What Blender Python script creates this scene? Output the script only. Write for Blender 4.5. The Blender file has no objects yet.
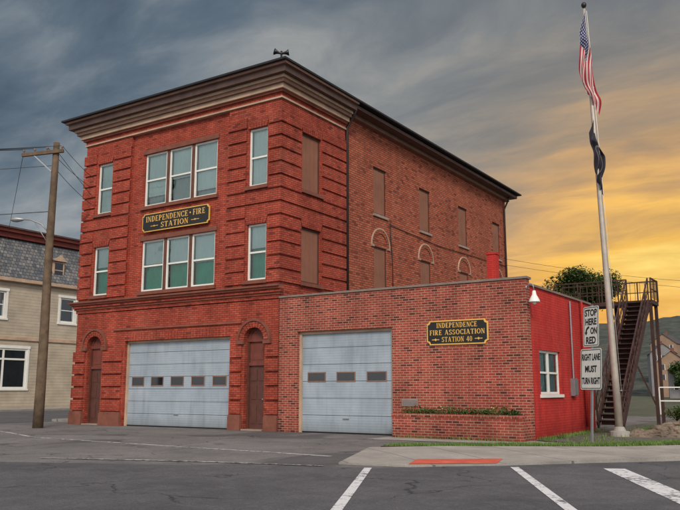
import bpy, math, random
from mathutils import Vector, Matrix
random.seed(7)
scene=bpy.context.scene
col=scene.collection
scene.view_settings.view_transform='Standard'
scene.view_settings.look='None'
scene.view_settings.exposure=0
scene.view_settings.gamma=1

# ------------------------------------------------------------ materials
def srgb(r,g,b):
    def c(v):
        v/=255.0
        return v/12.92 if v<=0.04045 else ((v+0.055)/1.055)**2.4
    return (c(r),c(g),c(b),1)
class NT:
    def __init__(s,tree): s.t=tree; s.n=tree.nodes; s.l=tree.links
    def new(s,typ,**kw):
        n=s.n.new(typ)
        for k,v in kw.items(): setattr(n,k,v)
        return n
    def put(s,inp,val):
        if isinstance(val,bpy.types.NodeSocket): s.l.new(val,inp)
        elif val is not None: inp.default_value=val
    def math(s,op,a,b=None,c=None,clamp=False):
        n=s.new('ShaderNodeMath',operation=op); n.use_clamp=clamp
        s.put(n.inputs[0],a)
        if b is not None: s.put(n.inputs[1],b)
        if c is not None: s.put(n.inputs[2],c)
        return n.outputs[0]
    def vmath(s,op,a,b=None):
        n=s.new('ShaderNodeVectorMath',operation=op)
        s.put(n.inputs[0],a)
        if b is not None: s.put(n.inputs[1],b)
        return n.outputs[1] if op in('DOT_PRODUCT','LENGTH') else n.outputs[0]
    def mix(s,f,a,b,mode='MIX'):
        n=s.new('ShaderNodeMix',data_type='RGBA',blend_type=mode)
        s.put(n.inputs[0],f); s.put(n.inputs[6],a); s.put(n.inputs[7],b)
        return n.outputs[2]
    def noise(s,vec,scale,detail=4,rough=0.55,dist=0):
        n=s.new('ShaderNodeTexNoise'); s.put(n.inputs['Vector'],vec)
        n.inputs['Scale'].default_value=scale; n.inputs['Detail'].default_value=detail
        n.inputs['Roughness'].default_value=rough; n.inputs['Distortion'].default_value=dist
        return n.outputs['Fac']
    def rng(s,v,a,b,c=0.0,d=1.0):
        n=s.new('ShaderNodeMapRange'); s.put(n.inputs[0],v)
        for i,x in enumerate((a,b,c,d)): n.inputs[i+1].default_value=x
        return n.outputs[0]
    def ramp(s,f,stops):
        n=s.new('ShaderNodeValToRGB'); s.put(n.inputs[0],f)
        e=n.color_ramp.elements
        while len(e)<len(stops): e.new(0.5)
        for i,(p,c) in enumerate(stops): e[i].position=p; e[i].color=c
        return n.outputs[0]
    def sep(s,v):
        n=s.new('ShaderNodeSeparateXYZ'); s.put(n.inputs[0],v); return n.outputs
    def comb(s,x,y,z):
        n=s.new('ShaderNodeCombineXYZ')
        s.put(n.inputs[0],x);s.put(n.inputs[1],y);s.put(n.inputs[2],z); return n.outputs[0]
    def bump(s,h,strength,dist):
        n=s.new('ShaderNodeBump'); s.put(n.inputs['Height'],h)
        n.inputs['Strength'].default_value=strength; n.inputs['Distance'].default_value=dist
        return n.outputs[0]
def newmat(name):
    m=bpy.data.materials.new(name); m.use_nodes=True
    t=NT(m.node_tree); b=m.node_tree.nodes['Principled BSDF']
    return m,t,b
def pos(t): return t.new('ShaderNodeNewGeometry').outputs['Position']
def plain(name,c,rough=0.6,var=0.15,scale=3.0,metal=0,bump=0.0,fine=0.0,spec=0.4):
    m,t,b=newmat(name); p=pos(t)
    n=t.noise(p,scale,6,0.6)
    dark=tuple(x*(1-var) for x in c[:3])+(1,); light=tuple(min(1,x*(1+var)) for x in c[:3])+(1,)
    cc=t.mix(t.rng(n,0.3,0.7),dark,light)
    b.inputs['Roughness'].default_value=rough; b.inputs['Metallic'].default_value=metal
    b.inputs['Specular IOR Level'].default_value=spec
    t.l.new(cc,b.inputs['Base Color'])
    if bump: t.l.new(t.bump(t.noise(p,scale*8,4),bump,0.02),b.inputs['Normal'])
    return m
def wall_uv(t):
    g=t.new('ShaderNodeNewGeometry'); P=t.sep(g.outputs['Position']); N=t.sep(g.outputs['Normal'])
    nx=t.math('GREATER_THAN',t.math('ABSOLUTE',N[0]),0.5)
    nz=t.math('GREATER_THAN',t.math('ABSOLUTE',N[2]),0.6)
    u=t.math('ADD',t.math('MULTIPLY',P[0],t.math('SUBTRACT',1.0,nx)),t.math('MULTIPLY',P[1],nx))
    v=t.math('ADD',t.math('MULTIPLY',P[2],t.math('SUBTRACT',1.0,nz)),t.math('MULTIPLY',P[1],nz))
    return t.comb(u,v,0.0),g.outputs['Position'],P
def brick(name,c1,c2,mortar,bw=0.25,bh=0.083,ms=0.010,stain=0.35,dark=None,darkamt=0.0,bstr=0.5,streak=0.25,bloom=0.15):
    m,t,b=newmat(name); uv,P,S=wall_uv(t)
    bt=t.new('ShaderNodeTexBrick'); t.l.new(uv,bt.inputs['Vector'])
    bt.inputs['Scale'].default_value=1; bt.inputs['Brick Width'].default_value=bw
    bt.inputs['Row Height'].default_value=bh; bt.inputs['Mortar Size'].default_value=ms
    bt.inputs['Mortar Smooth'].default_value=0.2; bt.inputs['Bias'].default_value=0.0
    bt.inputs['Color1'].default_value=c1; bt.inputs['Color2'].default_value=c2; bt.inputs['Mortar'].default_value=mortar
    c=bt.outputs['Color']
    if dark:
        b2=t.new('ShaderNodeTexBrick'); t.l.new(uv,b2.inputs['Vector'])
        b2.inputs['Scale'].default_value=1; b2.inputs['Brick Width'].default_value=bw
        b2.inputs['Row Height'].default_value=bh; b2.inputs['Mortar Size'].default_value=ms
        b2.inputs['Color1'].default_value=(0,0,0,1); b2.inputs['Color2'].default_value=(1,1,1,1); b2.inputs['Mortar'].default_value=(0,0,0,1)
        k=t.rng(b2.outputs['Color'],1-darkamt,1-darkamt+0.04)
        c=t.mix(t.math('MULTIPLY',k,0.75),c,dark)
    n1=t.noise(P,0.45,6,0.6); n2=t.noise(P,2.3,6,0.65)
    strk=t.noise(t.comb(t.math('MULTIPLY',S[0],2.2),t.math('MULTIPLY',S[1],2.2),t.math('MULTIPLY',S[2],0.25)),1.0,5,0.6)
    k=t.math('MULTIPLY',t.rng(n1,0.3,0.75,1-stain*0.6,1+stain*0.6),t.rng(n2,0.3,0.7,1-stain*0.4,1+stain*0.3))
    k=t.math('MULTIPLY',k,t.rng(strk,0.35,0.7,1+streak*0.4,1-streak))
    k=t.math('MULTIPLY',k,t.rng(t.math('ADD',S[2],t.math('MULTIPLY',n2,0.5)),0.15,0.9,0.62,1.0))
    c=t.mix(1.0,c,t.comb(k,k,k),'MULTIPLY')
    bl=t.rng(t.noise(P,0.8,7,0.7,0.6),0.52,0.72,0,bloom)
    c=t.mix(bl,c,srgb(190,140,118))
    t.l.new(c,b.inputs['Base Color'])
    b.inputs['Roughness'].default_value=0.85; b.inputs['Specular IOR Level'].default_value=0.25
    h=t.math('ADD',t.math('MULTIPLY',t.math('SUBTRACT',1.0,bt.outputs['Fac']),1.0),t.math('MULTIPLY',t.noise(P,30,3),0.35))
    t.l.new(t.bump(h,bstr,0.012),b.inputs['Normal'])
    return m

M={}
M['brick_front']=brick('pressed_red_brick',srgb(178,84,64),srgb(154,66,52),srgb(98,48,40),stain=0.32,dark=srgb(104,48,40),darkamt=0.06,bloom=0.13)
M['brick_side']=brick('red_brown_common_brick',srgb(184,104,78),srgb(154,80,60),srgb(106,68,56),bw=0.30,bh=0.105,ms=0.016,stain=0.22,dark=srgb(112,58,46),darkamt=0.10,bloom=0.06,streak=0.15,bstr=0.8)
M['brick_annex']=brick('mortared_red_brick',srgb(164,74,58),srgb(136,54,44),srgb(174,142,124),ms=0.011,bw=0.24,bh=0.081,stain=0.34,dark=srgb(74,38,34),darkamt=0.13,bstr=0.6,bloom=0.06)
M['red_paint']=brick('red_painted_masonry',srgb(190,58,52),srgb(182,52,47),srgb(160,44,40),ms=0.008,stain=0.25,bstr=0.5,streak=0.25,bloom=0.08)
M['brown']=plain('brown_painted_wood',srgb(98,62,50),0.6,0.25,5)
M['cornice_dark']=plain('dark_brown_cornice',srgb(84,64,58),0.6,0.25,2)
M['cornice_mid']=plain('mid_brown_cornice',srgb(132,102,88),0.6,0.2,2)
M['ledge']=plain('red_brown_ledge',srgb(136,76,60),0.75,0.25,2,bump=0.2)
M['beige']=plain('weathered_beige_paint',srgb(180,154,132),0.7,0.25,1.2,bump=0.1)
M['roof']=plain('dark_roof',srgb(38,36,40),0.8,0.3,1.5)
M['white']=plain('white_paint',srgb(226,226,220),0.45,0.06,2)
M['stone']=plain('sill_stone',srgb(150,132,118),0.8,0.2,3,bump=0.2)
M['brown_stone']=plain('brown_stone',srgb(122,74,60),0.8,0.22,3,bump=0.2)
M['shutter']=plain('brown_tan_board',srgb(134,90,72),0.75,0.14,1.2)
M['shutter_frame']=plain('dark_brown_board_trim',srgb(80,52,44),0.7,0.2,3)
M['door_brown']=plain('brown_door_paint',srgb(88,54,46),0.5,0.2,4)
M['panel_brown']=plain('red_brown_panel',srgb(112,58,48),0.6,0.2,4)
M['dark_glass']=plain('dark_window_glass',(0.012,0.015,0.02,1),0.08,0.3,2,spec=0.8)
M['black']=plain('black_paint',(0.012,0.012,0.012,1),0.35,0.2,2)
M['gold']=plain('gold_leaf',srgb(222,176,90),0.4,0.12,4,metal=0.0)
M['metal']=plain('galvanised_metal',srgb(150,152,155),0.45,0.12,4,metal=0.6)
M['pole_metal']=plain('brushed_aluminium_pole',srgb(176,168,158),0.4,0.14,4,metal=0.3)
M['downspout']=plain('downspout_metal',srgb(64,46,42),0.5,0.2,3)
M['wood_pole']=plain('weathered_pole_wood',srgb(98,82,66),0.9,0.35,3,bump=0.5)
M['wire']=plain('black_cable',(0.02,0.02,0.022,1),0.6,0.1,1)
M['iron']=plain('rusty_dark_brown_iron',srgb(66,44,40),0.75,0.35,3,bump=0.2)
M['mortar_cap']=plain('grey_cap_metal',srgb(126,112,104),0.5,0.2,2)
M['soil']=plain('dark_soil',srgb(60,44,34),0.95,0.3,6,bump=0.6)
M['curtain_white']=plain('pale_window_blind',srgb(206,228,228),0.9,0.08,1)
M['curtain_green']=plain('teal_curtain',srgb(36,172,142),0.9,0.18,2)
M['curtain_grey']=plain('grey_blind',srgb(150,176,178),0.9,0.1,1)
M['sign_white']=plain('reflective_white_sheet',srgb(206,206,200),0.5,0.08,3)
M['cement']=plain('grey_cement',srgb(150,146,140),0.9,0.15,2,bump=0.3)

def garage_mat():
    m,t,b=newmat('blue_grey_garage_paint'); uv,P,S=wall_uv(t)
    n=t.noise(P,0.9,5,0.6); n2=t.noise(t.comb(t.math('MULTIPLY',S[0],4),S[1],t.math('MULTIPLY',S[2],0.5)),1.0,5)
    c=t.mix(t.rng(n,0.3,0.7),srgb(142,156,168),srgb(166,178,188))
    c=t.mix(t.math('MULTIPLY',t.rng(n2,0.48,0.72),0.35),c,srgb(104,110,116))
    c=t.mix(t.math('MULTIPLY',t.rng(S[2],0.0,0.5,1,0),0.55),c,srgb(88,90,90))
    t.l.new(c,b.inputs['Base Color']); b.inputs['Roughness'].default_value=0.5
    w=t.math('SINE',t.math('MULTIPLY',S[2],2*math.pi/0.09))
    t.l.new(t.bump(w,0.25,0.004),b.inputs['Normal'])
    return m
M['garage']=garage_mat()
def glass_mat():
    m=bpy.data.materials.new('window_glass'); m.use_nodes=True; t=NT(m.node_tree)
    t.n.clear(); out=t.new('ShaderNodeOutputMaterial')
    tr=t.new('ShaderNodeBsdfTransparent'); tr.inputs[0].default_value=(0.92,1.0,0.99,1)
    gl=t.new('ShaderNodeBsdfGlossy'); gl.inputs['Roughness'].default_value=0.03
    P=pos(t); t.l.new(t.bump(t.noise(P,1.6,2),0.08,0.05),gl.inputs['Normal'])
    fr=t.new('ShaderNodeFresnel'); fr.inputs[0].default_value=1.5
    f=t.math('ADD',t.math('MULTIPLY',fr.outputs[0],1.0),0.06,clamp=True)
    mx=t.new('ShaderNodeMixShader'); t.l.new(f,mx.inputs[0]); t.l.new(tr.outputs[0],mx.inputs[1]); t.l.new(gl.outputs[0],mx.inputs[2])
    t.l.new(mx.outputs[0],out.inputs[0]); return m
M['glass']=glass_mat()
def asphalt(name,a,b_,crackamt,seed,blot=None):
    m,t,b=newmat(name); P=pos(t); off=t.vmath('ADD',P,(seed,seed*2,0.0))
    n=t.noise(off,0.35,6,0.6); n2=t.noise(off,2.5,5,0.6); n3=t.noise(off,60,3,0.7); n4=t.noise(off,14,4,0.7)
    c=t.mix(t.rng(n,0.35,0.65),a,b_)
    c=t.mix(t.math('MULTIPLY',t.rng(n2,0.45,0.75),0.4),c,tuple(x*1.5 for x in b_[:3])+(1,))
    k=t.math('MULTIPLY',t.rng(n3,0.25,0.75,0.45,1.6),t.rng(n4,0.3,0.7,0.8,1.2)); c=t.mix(1.0,c,t.comb(k,k,k),'MULTIPLY')
    if blot:
        bn=t.noise(off,0.22,4,0.6,0.8); c=t.mix(t.math('MULTIPLY',t.rng(bn,0.55,0.6),0.6),c,blot)
    v=t.new('ShaderNodeTexVoronoi',feature='DISTANCE_TO_EDGE'); v.inputs['Scale'].default_value=0.24
    wob=t.new('ShaderNodeTexNoise'); t.l.new(off,wob.inputs['Vector']); wob.inputs['Scale'].default_value=0.8; wob.inputs['Detail'].default_value=5
    vm=t.vmath('MULTIPLY',wob.outputs['Color'],(2.6,2.6,0.0)); t.l.new(t.vmath('ADD',off,vm),v.inputs['Vector'])
    cr=t.rng(v.outputs['Distance'],0.002,0.008,1,0)
    cr=t.math('MULTIPLY',cr,t.rng(t.noise(off,0.3,2),0.42,0.5))
    c=t.mix(t.math('MULTIPLY',cr,crackamt),c,(0.018,0.018,0.018,1))
    t.l.new(c,b.inputs['Base Color'])
    t.l.new(t.rng(n2,0.3,0.7,0.75,0.95),b.inputs['Roughness'])
    b.inputs['Specular IOR Level'].default_value=0.3
    t.l.new(t.bump(n3,0.6,0.01),b.inputs['Normal']); return m
M['road']=asphalt('road_asphalt',(0.066,0.065,0.072,1),(0.102,0.099,0.107,1),0.7,3.0)
M['apron']=asphalt('worn_apron_asphalt',(0.108,0.102,0.101,1),(0.172,0.161,0.158,1),0.8,11.0,blot=(0.056,0.055,0.058,1))
def concrete(name,c,joint=1.5,ang=0.85):
    m,t,b=newmat(name); P=pos(t); S=t.sep(P)
    n=t.noise(P,0.9,6,0.65); n2=t.noise(P,25,4,0.7)
    cc=t.mix(t.rng(n,0.3,0.7),tuple(x*0.68 for x in c[:3])+(1,),tuple(x*1.12 for x in c[:3])+(1,))
    ca,sa=math.cos(ang),math.sin(ang)
    u=t.math('ADD',t.math('MULTIPLY',S[0],ca),t.math('MULTIPLY',S[1],sa))
    fr=t.math('FRACT',t.math('DIVIDE',u,joint)); j=t.math('LESS_THAN',fr,0.02)
    cc=t.mix(t.math('MULTIPLY',j,0.7),cc,(0.05,0.05,0.05,1))
    k=t.rng(n2,0.3,0.7,0.85,1.12); cc=t.mix(1.0,cc,t.comb(k,k,k),'MULTIPLY')
    t.l.new(cc,b.inputs['Base Color']); b.inputs['Roughness'].default_value=0.9
    t.l.new(t.bump(n2,0.4,0.01),b.inputs['Normal']); return m
M['concrete']=concrete('sidewalk_concrete',srgb(156,150,144))
M['kerb']=concrete('kerb_concrete',srgb(148,144,138),3.0)
def worn_line(name,c,amt):
    m,t,b=newmat(name); P=pos(t); n=t.noise(P,7,7,0.75); n2=t.noise(P,0.8,3)
    w=t.rng(t.math('ADD',n,t.math('MULTIPLY',n2,0.35)),amt,amt+0.09)
    t.l.new(t.mix(w,c,(0.1,0.1,0.105,1)),b.inputs['Base Color']); b.inputs['Roughness'].default_value=0.7; return m
M['paint']=worn_line('road_paint',srgb(210,210,212),0.69)
M['paint_old']=worn_line('worn_road_paint',srgb(188,188,190),0.63)
def tactile():
    m,t,b=newmat('tactile_red_mat'); P=pos(t)
    v=t.new('ShaderNodeTexVoronoi'); v.inputs['Scale'].default_value=14; v.inputs['Randomness'].default_value=0.0; t.l.new(P,v.inputs['Vector'])
    d=t.rng(v.outputs['Distance'],0.2,0.4,1,0)
    n=t.noise(P,3,5)
    c=t.mix(t.rng(n,0.3,0.7),srgb(182,74,56),srgb(212,100,76)); t.l.new(c,b.inputs['Base Color'])
    b.inputs['Roughness'].default_value=0.7; t.l.new(t.bump(d,0.6,0.02),b.inputs['Normal']); return m
M['tactile']=tactile()
M['terrain']=plain('dry_ground',(0.075,0.08,0.05,1),0.95,0.35,0.4,bump=0.3)
M['gravel']=plain('gravel_ground',(0.11,0.105,0.085,1),0.95,0.35,5,bump=0.8)
M['rock']=plain('grey_brown_rock',srgb(116,102,90),0.9,0.4,2.5,bump=0.8)
def leafmat(name,a,b_):
    m,t,b=newmat(name); P=pos(t)
    n=t.noise(P,1.6,3); n2=t.noise(P,14,2)
    c=t.mix(t.rng(t.math('ADD',t.math('MULTIPLY',n,0.6),t.math('MULTIPLY',n2,0.4)),0.38,0.62),a,b_)
    t.l.new(c,b.inputs['Base Color']); b.inputs['Roughness'].default_value=0.7; b.inputs['Specular IOR Level'].default_value=0.2; return m
M['leaf']=leafmat('leaf_green',(0.035,0.066,0.02,1),(0.11,0.16,0.04,1))
M['leaf_shrub']=leafmat('shrub_green',(0.03,0.07,0.02,1),(0.09,0.17,0.04,1))
M['grass']=leafmat('grass_green',(0.07,0.13,0.03,1),(0.16,0.25,0.06,1))
M['bark']=plain('bark',srgb(84,68,54),0.95,0.4,6,bump=0.7)
M['petal_red']=plain('red_petal',srgb(200,70,54),0.6,0.1,3)
M['petal_white']=plain('yellow_petal',srgb(220,200,120),0.6,0.1,3)
def siding():
    m,t,b=newmat('cream_clapboard'); uv,P,S=wall_uv(t)
    fr=t.math('FRACT',t.math('DIVIDE',S[2],0.24))
    sh=t.rng(fr,0.86,0.98,1,0.45)
    n=t.noise(P,0.7,6,0.6)
    c=t.mix(t.rng(n,0.3,0.7),srgb(166,154,136),srgb(200,188,168))
    c=t.mix(1.0,c,t.comb(sh,sh,sh),'MULTIPLY')
    t.l.new(c,b.inputs['Base Color']); b.inputs['Roughness'].default_value=0.7
    t.l.new(t.bump(fr,0.7,0.03),b.inputs['Normal']); return m
M['siding']=siding()
def slate():
    m,t,b=newmat('grey_slate_shingle'); uv,P,S=wall_uv(t)
    bt=t.new('ShaderNodeTexBrick'); t.l.new(t.comb(S[1],S[2],0.0),bt.inputs['Vector'])
    bt.inputs['Scale'].default_value=1; bt.inputs['Brick Width'].default_value=0.32; bt.inputs['Row Height'].default_value=0.27
    bt.inputs['Mortar Size'].default_value=0.02
    bt.inputs['Color1'].default_value=srgb(84,90,98); bt.inputs['Color2'].default_value=srgb(128,126,124); bt.inputs['Mortar'].default_value=srgb(44,46,50)
    n=t.noise(P,2.2,5,0.7); k=t.rng(n,0.3,0.7,0.65,1.3)
    t.l.new(t.mix(1.0,bt.outputs['Color'],t.comb(k,k,k),'MULTIPLY'),b.inputs['Base Color']); b.inputs['Roughness'].default_value=0.75; return m
M['slate']=slate()
def hillmat():
    m,t,b=newmat('wooded_hill'); P=pos(t)
    n=t.noise(P,0.06,6,0.75); n2=t.noise(P,0.3,4)
    c=t.mix(t.rng(t.math('ADD',t.math('MULTIPLY',n,0.5),t.math('MULTIPLY',n2,0.5)),0.4,0.6),(0.045,0.06,0.06,1),(0.11,0.11,0.09,1))
    t.l.new(c,b.inputs['Base Color']); b.inputs['Roughness'].default_value=1; b.inputs['Specular IOR Level'].default_value=0; return m
M['hill']=hillmat()
def usflag():
    m,t,b=newmat('stars_and_stripes_cloth'); uv=t.new('ShaderNodeUVMap').outputs[0]; S=t.sep(uv)
    st=t.math('LESS_THAN',t.math('FRACT',t.math('MULTIPLY',S[1],6.5)),0.5)
    c=t.mix(st,srgb(200,188,184),srgb(156,30,42))
    cx=t.math('LESS_THAN',S[0],0.4); cy=t.math('LESS_THAN',S[1],0.5385); k=t.math('MULTIPLY',cx,cy)
    v=t.new('ShaderNodeTexVoronoi'); v.inputs['Randomness'].default_value=0; v.inputs['Scale'].default_value=1
    t.l.new(t.comb(t.math('MULTIPLY',S[0],20),t.math('MULTIPLY',S[1],15),0.0),v.inputs['Vector'])
    star=t.math('LESS_THAN',v.outputs['Distance'],0.24)
    can=t.mix(star,srgb(34,38,84),srgb(200,200,204))
    t.l.new(t.mix(k,c,can),b.inputs['Base Color']); b.inputs['Roughness'].default_value=0.8; return m
M['usflag']=usflag()
def powflag():
    m,t,b=newmat('black_memorial_cloth'); uv=t.new('ShaderNodeUVMap').outputs[0]
    d=t.vmath('LENGTH',t.vmath('MULTIPLY',t.vmath('SUBTRACT',uv,(0.5,0.5,0)),(1.0,0.8,0)))
    ring=t.math('MULTIPLY',t.math('LESS_THAN',d,0.2),t.math('GREATER_THAN',d,0.17))
    t.l.new(t.mix(ring,(0.022,0.018,0.028,1),srgb(110,110,110)),b.inputs['Base Color']); b.inputs['Roughness'].default_value=0.8; return m
M['powflag']=powflag()

# ------------------------------------------------------------ mesh builder
ORG={}
SPLIT={'quoin':0.1,'sill':0.05,'plinth':0.05,'arch':0.05,'lintel':0.05,'trim':0.02,'mullion':0.02,'ornament':0.05,'tread':0.012,'stringer':0.05,'post':0.02,'rail':0.02,'flower':0.012,'downspout':0.02,'belt_course':0.03,'meter_box':0.03,'railing':0.03,'blind':0.06,'pane':0.001,'handrail':0.05,'conduit':0.02}
class MB:
    def __init__(s): s.v=[];s.f=[];s.m=[];s.mats=[];s.uv=None;s.smooth=False
    def mi(s,mat):
        if mat not in s.mats: s.mats.append(mat)
        return s.mats.index(mat)
    def face(s,pts,mat):
        i=len(s.v); s.v+= [tuple(p) for p in pts]; s.f.append(tuple(range(i,i+len(pts)))); s.m.append(s.mi(mat))
    def box(s,x0,x1,y0,y1,z0,z1,mat):
        if x0>x1:x0,x1=x1,x0
        if y0>y1:y0,y1=y1,y0
        if z0>z1:z0,z1=z1,z0
        i=len(s.v); s.v+=[(x0,y0,z0),(x1,y0,z0),(x1,y1,z0),(x0,y1,z0),(x0,y0,z1),(x1,y0,z1),(x1,y1,z1),(x0,y1,z1)]
        for f in((0,3,2,1),(4,5,6,7),(0,1,5,4),(1,2,6,5),(2,3,7,6),(3,0,4,7)):
            s.f.append(tuple(i+k for k in f)); s.m.append(s.mi(mat))
    def obox(s,c,u,v,w,hu,hv,hw,mat):
        c,u,v,w=map(Vector,(c,u,v,w)); i=len(s.v)
        for a,b,d in((-1,-1,-1),(1,-1,-1),(1,1,-1),(-1,1,-1),(-1,-1,1),(1,-1,1),(1,1,1),(-1,1,1)):
            s.v.append(tuple(c+u*hu*a+v*hv*b+w*hw*d))
        for f in((0,3,2,1),(4,5,6,7),(0,1,5,4),(1,2,6,5),(2,3,7,6),(3,0,4,7)):
            s.f.append(tuple(i+k for k in f)); s.m.append(s.mi(mat))
    def beam(s,a,b,w,h,mat):
        a=Vector(a);b=Vector(b);d=b-a;L=d.length;d.normalize()
        up=Vector((0,0,1)) if abs(d.z)<0.9 else Vector((1,0,0))
        u=d.cross(up).normalized(); v=u.cross(d)
        s.obox((a+b)/2,d,u,v,L/2,w/2,h/2,mat)
    def tube(s,path,radii,mat,seg=10,cap=True):
        pts=[Vector(p) for p in path]; n=len(pts)
        if not hasattr(radii,'__len__'): radii=[radii]*n
        i0=len(s.v); prev=None
        for k,p in enumerate(pts):
            d=(pts[min(k+1,n-1)]-pts[max(k-1,0)]).normalized()
            if prev is None:
                ref=Vector((0,0,1)) if abs(d.z)<0.9 else Vector((1,0,0)); u=d.cross(ref).normalized()
            else: u=(prev-d*prev.dot(d)).normalized()
            prev=u; v=d.cross(u)
            for j in range(seg):
                a=2*math.pi*j/seg; s.v.append(tuple(p+(u*math.cos(a)+v*math.sin(a))*radii[k]))
        for k in range(n-1):
            for j in range(seg):
                a=i0+k*seg+j;b=i0+k*seg+(j+1)%seg
                s.f.append((a,b,b+seg,a+seg)); s.m.append(s.mi(mat))
        if cap:
            s.f.append(tuple(i0+j for j in reversed(range(seg)))); s.m.append(s.mi(mat))
            s.f.append(tuple(i0+(n-1)*seg+j for j in range(seg))); s.m.append(s.mi(mat))
    def lathe(s,c,prof,mat,seg=16,axis=(0,0,1)):
        c=Vector(c); w=Vector(axis).normalized(); ref=Vector((1,0,0)) if abs(w.x)<0.9 else Vector((0,1,0))
        u=w.cross(ref).normalized(); v=w.cross(u); i0=len(s.v)
        for r,h in prof:
            for j in range(seg):
                a=2*math.pi*j/seg; s.v.append(tuple(c+w*h+(u*math.cos(a)+v*math.sin(a))*r))
        for k in range(len(prof)-1):
            for j in range(seg):
                a=i0+k*seg+j;b=i0+k*seg+(j+1)%seg
                s.f.append((a,b,b+seg,a+seg)); s.m.append(s.mi(mat))
    def groups(s,gap):
        par=list(range(len(s.v)))
        def find(a):
            while par[a]!=a: par[a]=par[par[a]]; a=par[a]
            return a
        for f in s.f:
            r=find(f[0])
            for k in f[1:]: par[find(k)]=r
        comp={}
        for i,f in enumerate(s.f): comp.setdefault(find(f[0]),[]).append(i)
        cl=[]
        for fs in comp.values():
            P=[s.v[k] for i in fs for k in s.f[i]]
            cl.append([[min(p[a] for p in P)-gap/2 for a in range(3)],[max(p[a] for p in P)+gap/2 for a in range(3)],fs])
        n=len(cl); par2=list(range(n))
        def f2(a):
            while par2[a]!=a: par2[a]=par2[par2[a]]; a=par2[a]
            return a
        for i in range(n):
            for j in range(i+1,n):
                if all(cl[i][0][a]<=cl[j][1][a] and cl[j][0][a]<=cl[i][1][a] for a in range(3)): par2[f2(j)]=f2(i)
        out={}
        for i in range(n): out.setdefault(f2(i),[]).extend(cl[i][2])
        return list(out.values())
    def obj(s,name,parent=None,label=None,cat=None,kind=None,group=None,origin=None):
        if parent is not None and name in SPLIT and not s.uv:
            g=s.groups(SPLIT[name])
            if len(g)>1:
                r=None
                for fs in g:
                    sub=MB(); sub.mats=s.mats; sub.smooth=s.smooth; mp={}
                    for i in fs:
                        nf=[]
                        for k in s.f[i]:
                            if k not in mp: mp[k]=len(sub.v); sub.v.append(s.v[k])
                            nf.append(mp[k])
                        sub.f.append(tuple(nf)); sub.m.append(s.m[i])
                    o=sub._obj(name,parent,label,cat,kind,group,origin); r=r or o
                return r
        return s._obj(name,parent,label,cat,kind,group,origin)
    def _obj(s,name,parent,label,cat,kind,group,origin):
        me=bpy.data.meshes.new(name)
        if origin is None:
            xs=[p[0] for p in s.v];ys=[p[1] for p in s.v];zs=[p[2] for p in s.v]
            origin=((min(xs)+max(xs))/2,(min(ys)+max(ys))/2,min(zs))
        o3=Vector(origin)
        me.from_pydata([tuple(Vector(p)-o3) for p in s.v],[],s.f)
        for m in s.mats: me.materials.append(m)
        me.polygons.foreach_set('material_index',s.m)
        if s.uv:
            l=me.uv_layers.new(name='UVMap')
            for lp in me.loops: l.data[lp.index].uv=s.uv[lp.vertex_index]
        if s.smooth: me.polygons.foreach_set('use_smooth',[True]*len(me.polygons))
        me.update()
        ob=bpy.data.objects.new(name,me); col.objects.link(ob)
        return place(ob,o3,parent,label,cat,kind,group)
def place(ob,o3,parent,label,cat,kind,group):
    ORG[ob.name]=Vector(o3)
    if parent is not None:
        ob.parent=parent; ob.location=Vector(o3)-ORG[parent.name]
    else: ob.location=o3
    if label: ob['label']=label
    if cat: ob['category']=cat
    if kind: ob['kind']=kind
    if group: ob['group']=group
    return ob
def empty(name,origin,label,cat,group=None,parent=None):
    e=bpy.data.objects.new(name,None); e.empty_display_size=0.3; col.objects.link(e)
    return place(e,Vector(origin),parent,label,cat,None,group)

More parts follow.
